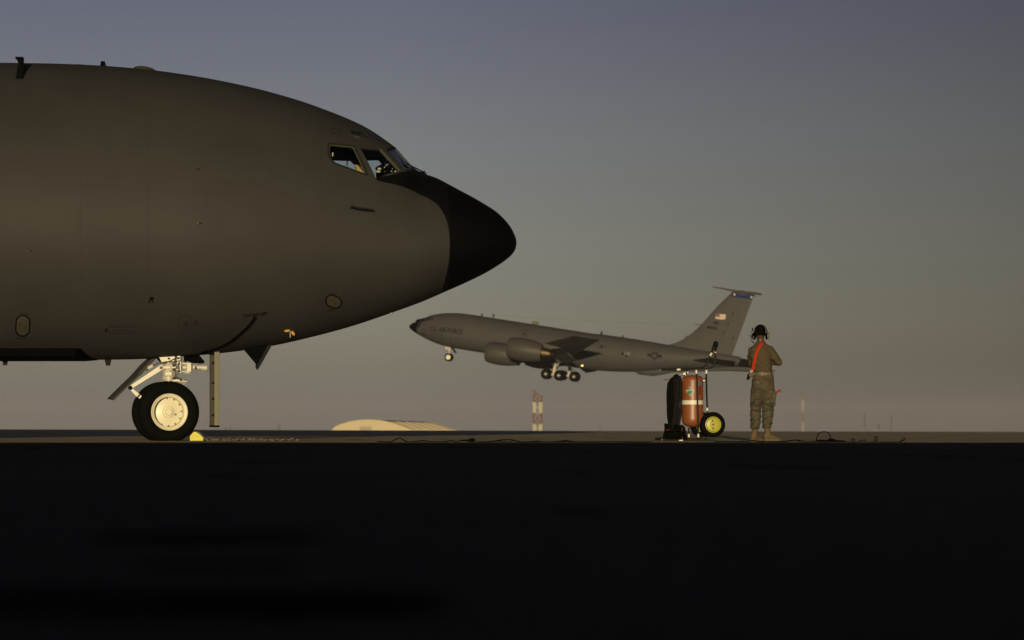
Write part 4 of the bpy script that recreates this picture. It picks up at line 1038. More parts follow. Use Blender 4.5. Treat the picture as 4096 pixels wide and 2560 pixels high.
u, v = z6(1960, 760); g = G(); g.ell(A2.px(u, v, 2.0), (.12, .10, .12)); g.build('metal_glint', mat('glint_glow', (.8, .6, .3), .3, emit=(1, .62, .2), estr=1.6), jet2)  # reflected glint put in as a small glowing ball, not a lamp

# rest of the near aircraft, beyond the left edge
airframe(jet1, 1.55, M['grey'], M['grey'])
g = G(); g.loft([[Vector((x0, .17*w_, z)), Vector((x1, .02, z)), Vector((x0, -.17*w_, z))] for x0, x1, z, w_ in ((-31, -40, zt0-.6, 1), (-37.6, -41, zt0+5.5, .5))]); g.build('tail_fin', M['grey'], jet1)
for side in (1, -1): wing(jet1, side, [(-32.6, .4, 3.8, 4.6, .10), (-37.0, 6.1, 4.4, 1.9, .09)], M['grey'], 'tailplane')
for side in (1, -1):
    for x in (-17.2, -18.7):
        for dy in (.38, -.38): 
            wg = gear_part('main_wheel', jet1); wheel(wg, (x, side*3.4+dy, .6), (1 if dy > 0 else -1), .61, .26, .38, M['rubber'], M['whitew'], flat=.002, big=False)
    g = G(); g.cyl((-17.95, side*3.4, .5), (-17.9, side*3.1, 2.4), .14); g.cyl((-17.2, side*3.4, .6), (-18.7, side*3.4, .6), .12); g.build('main_strut', M['white'], jet1)

# ------------------------------------------------------------------ wheel chock and rope
CY = 39.35
cb = W(786, 1764, CY); cb.z = 0
ch = thing('wheel_chock', 'yellow wheel chock wedged in front of the nose wheel', 'chock', cb)
def c4(x, y, Y=CY): u, v = 400+x*.27114, 1380+y*.27114; return W(u, v, Y)-cb
Pc = [c4(1325, 1418), c4(1325, 1342), c4(1380, 1280), c4(1455, 1280), c4(1525, 1352), c4(1522, 1418)]
for p in (Pc[0], Pc[-1]): p.z = .002
g = G(); g.prism(Pc, (-.03, .62, 0)); o = g.build('block', M['yellow'], ch, smooth=False)
md = o.modifiers.new('b', 'BEVEL'); md.width = .006; md.segments = 2; apply(o)
text_fn = lambda u, v, off: W(u, v, CY-.004)-cb
text_on(text_fn, '56 12055', 783, 1746, 30, 5, 0, 'embossed_lettering', mat('chock_letter', (.45, .40, .03), .6), ch)
rp = G(); P = [c4(1430, 1284, CY-.01), c4(1480, 1315, CY-.02), c4(1525, 1358, CY-.03), c4(1570, 1395, CY-.06), c4(1640, 1436, CY-.12)]
P = [p+cb for p in P]; end = P[-1]; rnd = random.Random(5); x = end.x; y = end.y
for i in range(150):
    t = i/149; x = end.x+1.0*(abs(((t*3.0) % 2)-1)*-1+1)*(1.32 if t > .6 else 1.0)+.02*sin(i*2.3)
    P.append(Vector((x, y-.06+.07*sin(i*.9)+.05*sin(i*2.1), .010+.012*(i % 5 == 0)+.022*t*abs(sin(i*.7)))))
S = spline(P, 4)
for k in range(2):
    g = rp; T = []
    for i, p in enumerate(S):
        a = i*1.1+k*pi; T.append(p+Vector((0, cos(a)*.006, sin(a)*.006)))
    rp.tube(T, .0075, n=6)
tag(rp.build('rope', M['rope']), 'pale twisted chock rope lying loose on the ground', 'rope')

# ------------------------------------------------------------------ extinguisher cart
KY = 39.9; kb = W(2760, 1764, KY); kb.z = 0
ct = thing('extinguisher_cart', 'wheeled cart with a rust red fire extinguisher cylinder beside the person', 'cart', kb)
def q8(x, y, dy=0.): return W(2600+x*.33069, 1300+y*.33069, KY+dy)-kb
S8 = .33069*KY/F
cx_ = q8(515, 900).x; zt_, zb_ = q8(0, 606).z, q8(0, 1238).z; r_ = 130*S8
g = G(); hh = zt_-zb_
g.lathe((cx_, 0, zb_), (0, 0, 1), [(.001, 0), (r_*.35, .006), (r_*.65, .022), (r_*.87, .05), (r_*.97, .085), (r_, .12), (r_, .085+.02)][0:6]+[(r_*1.004, .125), (r_*1.004, .13), (r_, .135), (r_, hh-.09), (r_*.96, hh-.055), (r_*.82, hh-.022), (r_*.55, hh-.006), (.001, hh)], 48)
cy = g.build('gas_cylinder', M['red'], ct, ang=40)
g = G(); z0, z1 = q8(0, 963).z, q8(0, 912).z; g.lathe((cx_, 0, 0), (0, 0, 1), [(r_*1.0, z0), (r_*1.006, z0+.001), (r_*1.006, z1-.001), (r_, z1)], 48, cap=False); g.build('white_band', M['whiteb'], cy)
def oncyl(x, y, off=.003):
    X = (x-515)*S8; X = max(-r_*.99, min(r_*.99, X)); return Vector((cx_+X*(1+off/r_), -sqrt(r_*r_-X*X)-off, q8(0, y).z))
def pcyl(pts, name, m, off=.003, par=cy):
    g = G(); c = (sum(p[0] for p in pts)/len(pts), sum(p[1] for p in pts)/len(pts)); g.loft([[oncyl(c[0]+(x-c[0])*t, c[1]+(y-c[1])*t, off) for x, y in pts] for t in (.05, .35, .7, 1)], cap=False); g.f.append(list(range(len(pts)))); g.m.append(0); return g.build(name, m, par)
pl = pcyl([(477, 748), (528, 803), (477, 858), (426, 803)], 'placard', M['whiteb'], .003)
pcyl([(477, 753), (523, 803), (477, 853), (431, 803)], 'placard_field', M['green'], .005, pl); pcyl([(442, 795), (495, 778), (497, 787), (444, 804)], 'placard_bar', M['whiteb'], .007, pl)
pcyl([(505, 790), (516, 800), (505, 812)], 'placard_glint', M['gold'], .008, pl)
pcyl([(578, 688), (614, 690), (615, 730), (578, 728)], 'label_blue', M['blue']); pcyl([(580, 740), (607, 742), (606, 846), (579, 842)], 'label_red', M['redb'])
# valve
g = G(); g.cyl(q8(430, 625, .0), q8(430, 560, 0), .022, n=14); g.box(q8(415, 590, -.01), (.055, .05, .05), bev=.008); g.box(q8(455, 575, -.01), (.03, .05, .035), bev=.006); g.cyl(q8(330, 612, -.02), q8(400, 595, -.02), .012, n=12); g.cyl(q8(362, 606, -.02), q8(372, 603, -.02), .018, n=12); g.cyl(q8(415, 552, -.02), q8(460, 550, -.02), .012); g.build('valve', M['steel'], ct)
# tubular frame
def rod(pts, r, name='frame_tube', m='tubeb', dense=6, n=10):
    g = G(); g.tube(spline(pts, dense) if len(pts) > 2 else pts, r, n=n); return g.build(name, M[m], ct)
RT = .0145
near, far = -.19, .19
rod([q8(130, 540, far), q8(330, 534, far), q8(560, 522, far), q8(640, 512, far), q8(690, 460, far), q8(722, 380, far), q8(750, 318, far*.9), q8(775, 240, .1)], RT)
rod([q8(130, 545, near), q8(330, 540, near), q8(560, 530, near), q8(680, 524, near), q8(745, 512, near), q8(780, 475, near), q8(790, 410, near), q8(789, 330, near), q8(800, 240, -.1)], RT)
rod([q8(775, 240, .1), q8(780, 215, .07), q8(797, 207, 0), q8(812, 220, -.07), q8(803, 262, -.1), q8(785, 300, -.12)], RT*1.3)
rod([q8(757, 300, .13), q8(765, 262, .11), q8(790, 240, .05), q8(815, 235, -.05)], RT*1.2)
rod([q8(130, 540, far), q8(122, 543, 0), q8(130, 545, near)], RT)
t1 = rod([q8(562, 530, near), q8(574, 900, near), q8(585, 1385, near)], RT)
t2 = rod([q8(680, 524, near+.0), q8(685, 800, near+.1), q8(694, 1060, near+.2)], RT*.95)
t3 = rod([q8(470, 1240, far), q8(471, 1380, far)], RT*.95); rod([q8(560, 525, far), q8(570, 900, far), q8(560, 1200, far)], RT)
def band(a, b, dy, r=RT*1.12, dy2=None): g = G(); g.cyl(q8(*a, dy), q8(*b, dy if dy2 is None else dy2), r, n=14); g.build('reflective_band', M['whiteb'], ct)
band((560.5, 545), (562, 588), near); band((583.5, 1318), (585, 1358), near); band((681, 540), (682, 590), near+.01); band((690.5, 990), (693, 1040), near+.18); band((470.5, 1318), (471, 1358), far)
band((325, 540), (368, 538.5), near); band((350, 1399), (397, 1398), near); band((729, 372), (747, 336), near*0+.18, RT*1.12, .17); band((789.5, 362), (789.5, 325), near)
rod([q8(150, 1388, near), q8(250, 1394, near), q8(450, 1398, near), q8(580, 1398, near), q8(640, 1392, near), q8(700, 1352, near)], RT); rod([q8(150, 1375, far), q8(400, 1380, far), q8(560, 1380, far), q8(660, 1345, far)], RT)
rod([q8(150, 1388, near), q8(143, 1384, 0), q8(150, 1375, far)], RT)
g = G(); g.cyl(q8(62, 1380, 0), q8(165, 1376, 0), .02, n=12); g.build('foot_grip', M['hose'], ct)
rod([q8(340, 1240, -.1), q8(338, 1390, -.1)], .006, 'bracket_rod', 'redb'); rod([q8(388, 1240, -.12), q8(392, 1390, -.12)], .006, 'bracket_rod', 'redb')
rod([q8(165, 658, -.05), q8(250, 664, -.08), q8(330, 668, -.05)], .006, 'hose_hook', 'redb'); rod([q8(196, 1262, -.12), q8(215, 1274, -.12), q8(235, 1258, -.12)], .006, 'hose_hook', 'redb')
g = G(); g.box(q8(405, 668, -.06), (.05, .06, .03)); g.box(q8(655, 660, 0), (.06, .08, .05), bev=.008); g.cyl(q8(630, 650, 0), q8(690, 652, 0), .01); g.build('clamp', M['redb'], ct); g = G(); g.box(q8(652, 672, -.03), (.04, .05, .03), bev=.005); g.build('clamp_bolt', M['steel'], ct)
# wheels
wcn = q8(757, 1205, -.22)
def cwheel(c, yd, parent):
    n = 48; c = Vector(c); ax = Vector((.17, yd, 0)).normalized() if yd < 0 else Vector((-.17, yd, 0)).normalized()
    R_, r2, h = 153*S8, 94*S8, .05
    g = G(); g.lathe(c, ax, [(r2, -h), (R_*.8, -h*1.1), (R_*.95, -h*.8), (R_, -h*.4), (R_, h*.4), (R_*.95, h*.8), (R_*.8, h*1.1), (r2*1.12, h*1.05), (r2, h*.8)], n, cap=False); t = g.build('tyre', M['rubber'], parent, ang=50)
    g = G(); f = h*.9; g.lathe(c, ax, [(r2*1.02, f-.02), (r2*1.03, f+.002), (r2*.97, f+.004), (r2*.93, f-.006), (r2*.84, f-.014), (r2*.78, f-.028), (r2*.4, f-.022), (r2*.36, f-.012), (.001, f-.012), (.001, f-.05), (r2, f-.06)], n, cap=False); rm = g.build('rim', M['yrim'], parent, ang=30)
    e, g_ = frame(ax); g = G()
    for dx, dz in ((-.05, .52), (.0, -.5)):
        p = c+Vector((dx*r2, 0, dz*r2))+ax*(f-.021); g.cyl(p-ax*.004, p+ax*.002, .0145, n=14)
    p = c+ax*(f-.012); g.cyl(p, p+ax*.012, .016, n=12); g.build('hub', M['dirt'], rm)
w1 = gear_part('cart_wheel', ct); cwheel(wcn, -1, w1)
w2 = gear_part('cart_wheel', ct); c2 = q8(632, 1205, .3); c2.z = wcn.z; cwheel(c2, 1, w2)
g = G(); g.cyl(wcn, c2, .014); g.build('axle', M['tubeb'], ct)
# hose loops
g = G(); rnd = random.Random(11)
for k in range(11):
    xa = 207+k*9+rnd.uniform(-3, 3); xb = 300+k*9+rnd.uniform(-8, 5); xb = min(385, max(xb, xa+60)); yt = 598+abs(k-8)*9+rnd.uniform(-4, 8); ybm = 1285-rnd.uniform(0, 60)-(k == 0)*20; dy = -.16+.024*k+rnd.uniform(-.01, .01)
    loop = [q8((xa+xb)/2, yt, dy), q8(xa+(xb-xa)*.12, yt+35, dy), q8(xa, yt+190, dy-.01), q8(xa+3+k*1.5, 950, dy), q8(xa+8+k*2, ybm-120, dy), q8((xa+xb)/2-8, ybm, dy), q8(xb-12+rnd.uniform(-10, 4), ybm-130, dy+.02), q8(xb-rnd.uniform(0, 22), 950, dy+.02), q8(xb, yt+200, dy+.01), q8(xb-(xb-xa)*.12, yt+40, dy)]
    g.tube(spline(loop, 6, True), .0115, n=8, closed=True)
g.tube(spline([q8(345, 610, -.02), q8(318, 608, -.04), q8(300, 640, -.05), q8(290, 760, -.05)], 5), .0115, n=8)
g.build('hose', M['hose'], ct)
g = G(); g.box(q8(300, 1320, 0), (.28, .3, .09), bev=.015); g.prism([q8(190, 1190, -.12), q8(250, 1200, -.12), q8(400, 1210, -.12), q8(425, 1240, -.12), q8(455, 1385, -.12), q8(172, 1385, -.12), q8(180, 1300, -.12)], (0, .24, 0)); g.build('hose_tray', M['black'], ct, smooth=False)
g = G(); g.cyl(q8(182, 1215, -.1), q8(205, 1200, -.1), .02); g.tube(spline([q8(180, 1190, -.13), q8(183, 1270, -.13), q8(165, 1340, -.13), q8(160, 1375, -.13)], 4), .012); g.build('nozzle', M['hose'], ct)
g = G(); g.lathe(q8(640, 755, -.0), (1, 0, 0), [(.001, -.006), (.02, -.006), (.02, .006), (.001, .006)], 12); g.build('gauge', M['whiteb'], ct)

# ------------------------------------------------------------------ standing person
PY = 40.0; pb = W(3050, 1764, PY); pb.z = 0
man = thing('person', 'person in tan shirt and camouflage trousers standing with crossed arms, seen from behind', 'person', pb)
def b8(x, y, dy=0.): return W(2600+x*.33069, 1300+y*.33069, PY+dy)-pb
K8 = .33069*PY/F
def ringb(x, y, hw, hd, dy=0, tilt=0, n=24):
    c = b8(x, y, dy); return [c+Vector((hw*K8*cos(2*pi*i/n)+0*tilt, hd*sin(2*pi*i/n), tilt*hw*K8*cos(2*pi*i/n))) for i in range(n)]
TR = [(1368, 660, 128, .13), (1368, 600, 116, .118), (1362, 560, 116, .118), (1355, 510, 120, .12), (1347, 450, 128, .125), (1340, 385, 134, .125), (1338, 330, 134, .12), (1340, 285, 128, .105), (1340, 258, 108, .09), (1338, 235, 76, .075), (1337, 212, 54, .065), (1337, 198, 47, .06)]
hdc = b8(1335, 98, .01)
ARM_R = [b8(1447, 300, 0), b8(1503, 372, .01), b8(1560, 455, .06), b8(1470, 452, .20), b8(1385, 425, .26)]
ARM_L = [b8(1240, 310, .02), b8(1222, 385, .08), b8(1228, 465, .16), b8(1330, 452, .26), b8(1440, 440, .24)]
# body: one continuous figure
g = G()
g.loft([ringb(x, y, hw-9, hd-.012) for x, y, hw, hd in TR])
g.caps([b8(1337, 225, 0), b8(1336, 150, .012)], [.056, .054])
g.ell(hdc, (.073, .094, .105), n=24, k=16); g.ell(hdc+Vector((0, .035, -.055)), (.055, .062, .06), n=20, k=12)
g.ell(hdc+Vector((0, .098, -.03)), (.013, .02, .026)); g.ell(hdc+Vector((0, .083, -.072)), (.024, .014, .010)); g.ell(hdc+Vector((0, .07, -.105)), (.026, .024, .018))
for sx in (-1, 1): g.ell(hdc+Vector((sx*.074, 0, -.02)), (.010, .02, .032))
for A_ in (ARM_R, ARM_L): g.caps(A_, [.05, .045, .040, .034, .026])
LEG_L = [b8(1310, 660, 0), b8(1288, 820, 0), b8(1278, 960, .01), b8(1272, 1120, .0), b8(1270, 1260, -.0), b8(1272, 1370, 0)]
LEG_R = [b8(1425, 660, 0), b8(1435, 820, -.01), b8(1428, 960, .0), b8(1418, 1120, -.01), b8(1412, 1260, -.01), b8(1405, 1370, -.01)]
for L_ in (LEG_L, LEG_R): g.caps(L_, [.085, .075, .055, .048, .03, .028])
for A_, sgn in ((ARM_R, -1), (ARM_L, 1)):           # hands: palm, four fingers and a thumb lying on the other arm
    w_ = A_[-1]; d = (A_[-1]-A_[-2]).normalized(); up = Vector((0, 0, 1)); pc = w_+d*.055
    g.ell(pc, (.045, .02, .038)); g.caps([w_, pc], [.024, .022])
    for i in range(4):
        f0_ = pc+d*.035+up*(.028-.019*i); ln_ = (.030, .035, .032, .025)[i]
        g.caps([f0_, f0_+d*ln_+Vector((0, -.006, 0)), f0_+d*ln_*1.5+Vector((0, -.028, -.004)), f0_+d*ln_*1.6+Vector((0, -.048, -.008))], [.0095, .009, .0085, .0075], n=8)
    g.caps([w_+d*.02+up*.02, w_+d*.045+up*.045, w_+d*.075+up*.055], [.012, .011, .009], n=8)
bd = g.build('body', M['skin'], man); remesh(bd, .0065, 3)
eyes = G()
for sx in (-1, 1): eyes.ell(hdc+Vector((sx*.03, .083, 0)), (.011, .008, .007), n=10, k=6)
eyes.build('eyes', M['whiteb'], bd)
g = G(); g.ell(hdc+Vector((0, -.008, .022)), (.083, .099, .1), n=28, k=18); hr = g.build('hair', M['hair'], man)
hr.data.transform(Matrix.Identity(4))
bm = bmesh.new(); bm.from_mesh(hr.data)
for v in bm.verts:
    z_, y_ = v.co.z-hdc.z, v.co.y-hdc.y
    if y_ > .03: v.co.y = hdc.y+.03+(y_-.03)*.9; v.co.z = max(v.co.z, hdc.z+.045)
    else: v.co.z = max(v.co.z, hdc.z-.080)
bm.to_mesh(hr.data); bm.free()
# shirt
g = G(); g.loft([ringb(x, y, hw, hd) for x, y, hw, hd in TR[1:]])
g.caps(ARM_R[:4]+[ARM_R[3].lerp(ARM_R[4], .8)], [.066, .058, .052, .044, .036]); g.caps(ARM_L[:4]+[ARM_L[3].lerp(ARM_L[4], .55)], [.066, .058, .052, .044, .036])
g.lathe(b8(1337, 215, .0), (0, 0, 1), [(.064, -.02), (.063, .012), (.06, .022), (.055, .022)], 24)
sh = g.build('shirt', M['shirt'], man); remesh(sh, .007, 3)
rnd = random.Random(2)
bm = bmesh.new(); bm.from_mesh(sh.data); bm.normal_update()
from mathutils import noise as mn
elb = b8(1440, 470, 0)
for v in bm.verts:
    p = v.co; d = (p-elb)
    k = .0065*math.sin((p.z*46+p.x*38)+4*mn.noise(p*7))*(1 if p.z < b8(0, 360).z else .35)*(.4+1.2*abs(mn.noise(p*3.3+Vector((3, 1, 2)))))+.006*mn.noise(p*17)
    v.co += v.normal*k
bm.to_mesh(sh.data); bm.free()
# belt, trousers
g = G(); g.loft([ringb(1367, y, hw, hd) for y, hw, hd in ((612, 122, .126), (611, 125, .129), (575, 124, .127), (574, 121, .124))]); bt = g.build('belt', M['belt'], man)
g = G(); g.box(b8(1402, 592, -.125), (.05, .02, .048), bev=.006); g.box(b8(1440, 592, -.11), (.02, .02, .05), bev=.004); g.build('belt_keeper', M['belt'], bt)
def camo():
    m = bpy.data.materials.new('camouflage_cloth'); m.use_nodes = True; nt = m.node_tree; p = nt.nodes['Principled BSDF']; N = nt.nodes.new; L = nt.links.new
    tc = N('ShaderNodeTexCoord'); mp = N('ShaderNodeMapping'); mp.inputs['Scale'].default_value = (1, 1, 1.9); L(tc.outputs['Object'], mp.inputs[0])
    base = (.046, .037, .022, 1); prev = None
    for i, (sc, lo, col) in enumerate(((5.5, .53, (.014, .016, .010, 1)), (8, .56, (.034, .021, .011, 1)), (17, .62, (.10, .083, .052, 1)), (20, .63, (.008, .007, .005, 1)))):
        ad = N('ShaderNodeVectorMath'); ad.operation = 'ADD'; ad.inputs[1].default_value = (i*7.3, i*3.1, i*5.7); L(mp.outputs[0], ad.inputs[0])
        n = N('ShaderNodeTexNoise'); n.inputs['Scale'].default_value = sc; n.inputs['Detail'].default_value = 3; n.inputs['Roughness'].default_value = .6; L(ad.outputs[0], n.inputs[0])
        r = N('ShaderNodeMapRange'); r.inputs[1].default_value = lo; r.inputs[2].default_value = lo+.03; L(n.outputs[0], r.inputs[0])
        mx = N('ShaderNodeMix'); mx.data_type = 'RGBA'; L(r.outputs[0], mx.inputs[0]); mx.inputs[7].default_value = col
        if prev is None: mx.inputs[6].default_value = base
        else: L(prev, mx.inputs[6])
        prev = mx.outputs[2]
    L(prev, p.inputs['Base Color']); p.inputs['Roughness'].default_value = .9; return m
g = G()
g.loft([ringb(x, y, hw, hd) for x, y, hw, hd in ((1367, 600, 121, .122), (1367, 640, 130, .135), (1366, 700, 137, .142), (1366, 760, 141, .138), (1366, 800, 142, .12))])
def leg(L_, R8):
    g.loft([ringb(x, y, hw, hd, dy) for x, y, hw, hd, dy in R8])
leg(0, [(1300, 740, 76, .105, 0), (1293, 820, 73, .1, 0), (1286, 900, 71, .098, .0), (1280, 960, 68, .092, .01), (1277, 1030, 66, .09, .005), (1277, 1100, 65, .09, 0), (1275, 1170, 63, .088, 0), (1270, 1225, 60, .082, 0), (1268, 1248, 57, .078, 0), (1270, 1256, 44, .06, 0)])
leg(0, [(1430, 740, 78, .105, 0), (1437, 820, 76, .1, 0), (1437, 900, 76, .098, 0), (1432, 960, 73, .092, .0), (1428, 1030, 71, .09, -.005), (1424, 1100, 69, .09, -.01), (1418, 1170, 62, .085, -.01), (1414, 1215, 56, .08, -.01), (1413, 1240, 54, .078, -.01), (1411, 1250, 42, .06, -.01)])
g.box(b8(1236, 860, .0), (.05, .15, .20), bev=.018); g.box(b8(1500, 885, -.0), (.055, .16, .21), Euler((0, R(6), 0)).to_matrix(), bev=.018); g.box(b8(1390, 690, -.128), (.15, .03, .10), bev=.01)
tr_ = g.build('trousers', camo(), man); remesh(tr_, .0075, 2)
bm = bmesh.new(); bm.from_mesh(tr_.data); bm.normal_update()
for v in bm.verts:
    p = v.co; low = sm(b8(0, 900).z, b8(0, 1240).z, p.z); knee = math.exp(-((p.z-b8(0, 960).z)/.08)**2)
    v.co += v.normal*(.007*mn.noise(Vector((p.x*9, p.y*9, p.z*16)))+(.006*math.sin(p.z*70+5*mn.noise(p*5)))*(low*.8+knee*.7+.15))
bm.to_mesh(tr_.data); bm.free()
# boots
def boot(ax_, ay, heel, toe, nm):
    g = G(); n = 20; t = bpy.data.objects.new('boot', None)
    hx_, tx_ = Vector(heel), Vector(toe); d = (tx_-hx_); Ln = d.length; d.normalize(); sd_ = Vector((-d.y, d.x, 0))
    rings = []
    for q, hw, h0, h1 in ((0, .02, .03, .09), (.05, .034, .02, .12), (.2, .04, .015, .13), (.4, .042, .015, .115), (.6, .047, .015, .085), (.8, .046, .015, .068), (.93, .036, .016, .055), (1, .015, .02, .035)):
        c = hx_+d*Ln*q; ring = []
        for i in range(n):
            a = 2*pi*i/n; zz_ = (h0+h1)/2+(h1-h0)/2*sin(a); ring.append(c+sd_*hw*cos(a)*(1.15 if sin(a) < 0 else .9)+Vector((0, 0, zz_)))
        rings.append(ring)
    g.loft(rings)
    an = hx_+d*.07; top_ = Vector((b8(ax_, 0).x, b8(0, 0, 0).y*0+ay, b8(0, 1225).z))
    g.loft([[c+Vector((r*cos(2*pi*i/n), r*1.1*sin(2*pi*i/n), 0)) for i in range(n)] for c, r in ((an+Vector((0, 0, .06)), .046), (an+Vector((0, 0, .12)), .046), (an.lerp(top_, .5)+Vector((0, 0, .06)), .047), (top_, .05))])
    o = g.build('boot', M['boot'], man); remesh(o, .006, 3)
    g = G(); pts = []
    for q, hw in ((0, .02), (.04, .037), (.2, .043), (.4, .040), (.6, .048), (.8, .049), (.94, .038), (1.01, .014)): pts.append((q, hw))
    poly = [hx_+d*Ln*q+sd_*hw for q, hw in pts]+[hx_+d*Ln*q-sd_*hw for q, hw in reversed(pts)]
    for p in poly: p.z = .001
    g.prism(poly, (0, 0, .024)); g.build('sole', M['sole'], o, smooth=False)
b8z = lambda x, dy: Vector((b8(x, 1400, dy).x, dy, 0))
boot(1272, 0, b8z(1228, -.03), b8z(1375, .17), 'l'); boot(1412, -.01, b8z(1375, -.03), b8z(1580, .06), 'r')
# strap, headset, glove, wand
def ribbon(pts, w, th, name, m, par):
    P = spline(pts, 6); g = G(); rings = []
    for i, p in enumerate(P):
        t_ = (P[min(i+1, len(P)-1)]-P[max(0, i-1)]).normalized(); nrm = Vector((0, -1, 0)); e = t_.cross(nrm).normalized(); rings.append([p+e*w/2, p+e*w/2+nrm*th, p-e*w/2+nrm*th, p-e*w/2])
    g.loft(rings); return g.build(name, m, par, ang=30)
st1 = ribbon([b8(1395, 206, .02), b8(1370, 217, -.06), b8(1340, 240, -.098), b8(1308, 292, -.128), b8(1285, 350, -.14), b8(1268, 420, -.142), b8(1253, 490, -.135), b8(1245, 545, -.12)], .043, .005, 'shoulder_strap', M['orange'], None)
st1.data.transform(Matrix.Translation(Vector((0, 0, 0)))); st1.location = pb; tag(st1, 'bright orange webbing strap slung diagonally across the tan shirt', 'strap')
g = G()
for k in range(14):
    t = k/13; p = [b8(1340, 240, -.112), b8(1308, 292, -.142), b8(1268, 420, -.156), b8(1245, 540, -.135)]
glv = thing('work_glove', 'brown and black glove clipped at the left hip under the strap', 'glove', pb)
g = G(); g.caps([b8(1262, 588, -.09), b8(1225, 600, -.09), b8(1200, 615, -.09)], [.028, .034, .028]); g.caps([b8(1215, 585, -.09), b8(1196, 570, -.09)], [.02, .012]); o = g.build('cuff', M['glove'], glv); remesh(o, .006, 3)
g = G(); g.caps([b8(1198, 610, -.09), b8(1190, 645, -.09)], [.028, .024]); 
for i in range(4): g.caps([b8(1178+i*9, 640, -.09+.012*i), b8(1174+i*8, 660-i*3, -.09+.012*i)], [.010, .009], n=8)
o = g.build('fingers', M['hose'], glv); remesh(o, .005, 2)
g = G(); g.tube(spline([b8(1240, 545, -.12), b8(1215, 555, -.1), b8(1222, 575, -.11), b8(1248, 552, -.12)], 4), .005, n=6); g.build('clip', M['whiteb'], glv)
hs = thing('headset', 'headset with green ear cups and a raised microphone boom on the head', 'headset', pb)
g = G(); g.tube(spline([b8(1262, 120, 0), b8(1262, 70, 0), b8(1285, 22, 0), b8(1335, -2, 0), b8(1388, 20, 0), b8(1413, 70, 0), b8(1422, 120, 0)], 6), .008, n=8); g.tube(spline([b8(1270, 110, -.02), b8(1268, 60, -.03), b8(1290, 20, -.02), b8(1335, 2, -.02), b8(1385, 22, -.02), b8(1410, 66, -.03), b8(1418, 105, -.02)], 6), .004, n=6); g.build('headband', M['tubeb'], hs)
for x, sx, m_ in ((1426, 1, 'cup'), (1254, -1, 'black')):
    g = G(); g.ell(b8(x, 132, 0), (.026, .036, .054), n=20, k=12); cu_ = g.build('ear_cup', M[m_], hs)
    g = G(); g.ell(b8(x-sx*16, 134, 0), (.02, .042, .056), n=16, k=10); g.build('ear_cushion', M['black'], cu_)
g = G(); g.tube(spline([b8(1252, 150, -.02), b8(1236, 120, -.03), b8(1232, 80, -.03), b8(1240, 60, -.03)], 5), .004, n=6); g.cyl(b8(1236, 78, -.03), b8(1245, 36, -.03), .009, n=8); g.build('microphone', M['black'], hs)
g = G(); g.tube(spline([b8(1240, 160, -.03), b8(1212, 128, -.02), b8(1218, 122, 0), b8(1228, 135, 0), b8(1222, 165, -.04), b8(1235, 200, -.06), b8(1262, 228, -.09)], 5), .0045, n=6); g.tube(spline([b8(1245, 170, -.03), b8(1248, 200, -.06), b8(1268, 222, -.09)], 5), .0035, n=6); g.build('headset_cord', M['tubeb'], hs)
g = G(); g.ell(b8(1253, 148, -.035), (.010, .006, .012)); g.box(b8(1233, 90, -.03), (.004, .006, .02)); g.build('boom_pivot', M['steel'], hs)
wd_ = G(); wd_.cyl(b8(1490, 840, -.02), b8(1560, 797, -.03), .013, .015, n=14); wd_.cyl(b8(1558, 798, -.03), b8(1580, 784, -.03), .019, n=14)
o = wd_.build('marshalling_wand', M['orange']); o.location = pb; tag(o, 'orange marshalling wand sticking out of the trouser pocket', 'wand')

# ------------------------------------------------------------------ cables on the ground
GY = 34.6; vg = HOR+H*F/GY
def cab(pts, fn, r=.0075, yj=.25, seed=1):
    rnd = random.Random(seed); P = []
    for i, p in enumerate(pts):
        u, v = fn(*p); Yd = GY+yj*sin(i*1.9+seed); z = max(r, (vg-v)/F*GY+.004); P.append(Vector(((u-CX)/F*Yd, Yd, z)))
    g = G(); g.tube(spline(P, 7), r, n=8); return g
m1 = lambda x, y: (1200+x*.45455, 1640+y*.45455)
m2 = lambda x, y: (3050+x*.43223, 1600+y*.43223)
m3 = lambda x, y: (2600+x*.33069, 1300+y*.33069)
g = cab([(680, 286), (740, 286), (800, 284), (840, 262), (875, 249), (905, 262), (940, 285), (990, 285), (1040, 277), (1085, 271), (1150, 284), (1220, 286), (1280, 280), (1330, 273), (1380, 282), (1420, 270), (1480, 268), (1512, 282), (1600, 287), (1680, 280), (1760, 268), (1830, 263), (1890, 270), (1940, 285), (2000, 286), (2080, 277), (2140, 285), (2240, 286), (2300, 275), (2350, 272), (2420, 284), (2520, 287), (2600, 283), (2680, 288), (2800, 286), (2950, 288), (3100, 287)], m1)
g2 = cab([(1370, 286), (1420, 274), (1480, 276), (1500, 284), (1660, 286), (1740, 276), (1840, 285), (1880, 270), (1950, 284), (2150, 286), (2260, 284), (2330, 278), (2500, 285), (2900, 287)], m1, r=.006, seed=3)
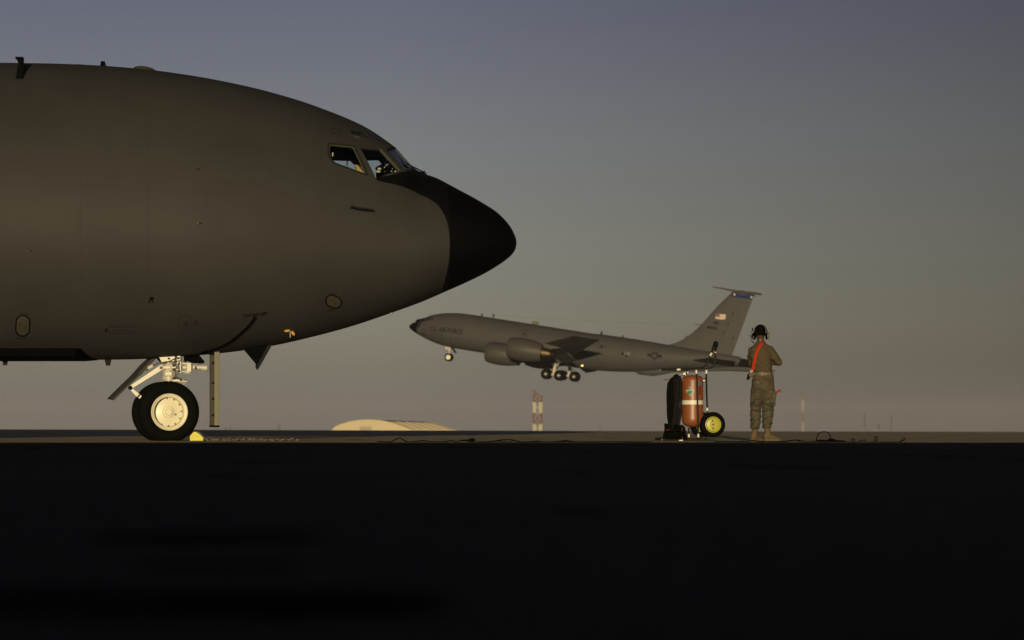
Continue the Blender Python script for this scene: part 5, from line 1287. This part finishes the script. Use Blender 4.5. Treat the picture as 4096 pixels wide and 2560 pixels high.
o = g.build('ground_cable', M['hose']); tag(o, 'long black cable snaking along the edge of the shade-darkened asphalt left of the cart', 'cable')
o = g2.build('ground_cable', M['hose']); tag(o, 'second thinner black cable running beside the long one left of the cart', 'cable')
g = G(); P = W(1888, 1766, GY); g.box((P.x, P.y, .03), (.08, .06, .05), bev=.01); tag(g.build('cable_connector', M['black']), 'small black connector block on the ground cable below the shaded strip', 'connector')
g = cab([(780, 1414), (850, 1412), (950, 1416), (1060, 1418), (1100, 1412), (1180, 1414), (1250, 1400), (1330, 1412), (1450, 1416), (1600, 1414), (1700, 1400), (1760, 1396), (1814, 1410)], m3, seed=5)
tag(g.build('ground_cable', M['hose']), 'black cable lying at the feet of the standing person', 'cable')
g = cab([(0, 392), (60, 397), (150, 396), (230, 384), (320, 374), (400, 390), (460, 388), (500, 392), (503, 350), (520, 315), (560, 297), (605, 303), (627, 335), (620, 365), (590, 382), (530, 392), (560, 396), (640, 362), (680, 380), (740, 388), (790, 392), (825, 392), (822, 372), (838, 362), (852, 374), (838, 392), (880, 398), (905, 378), (918, 398), (942, 370), (958, 399), (1010, 400), (1045, 388), (1062, 358), (1056, 340), (1044, 348), (1040, 372), (1052, 390), (1120, 394), (1180, 404), (1250, 404), (1290, 385), (1318, 366), (1312, 356), (1295, 362), (1272, 396), (1240, 406)], m2, r=.0065, yj=.12, seed=7)
tag(g.build('coiled_cable', M['hose']), 'black cable with loops standing up right of the person', 'cable')
g = cab([(495, 385), (540, 378), (600, 388), (625, 370), (650, 366), (690, 385), (750, 390), (600, 394), (500, 396), (640, 380), (760, 398)], m2, r=.013, yj=.15, seed=9)
tag(g.build('coiled_cable', M['hose']), 'thick bundled part of black cable beside the upright round loop', 'cable')

for o in bpy.data.objects:                      # tiny piece groups that cannot be picked apart in the picture
    if o.parent and o.name.split('.')[0] in ('chain', 'bolts', 'rim_hole', 'hub', 'hydraulic_line', 'instrument_panel', 'eyes', 'valve', 'actuator_rod', 'body_detail', 'clamp'):
        o['kind'] = 'stuff'
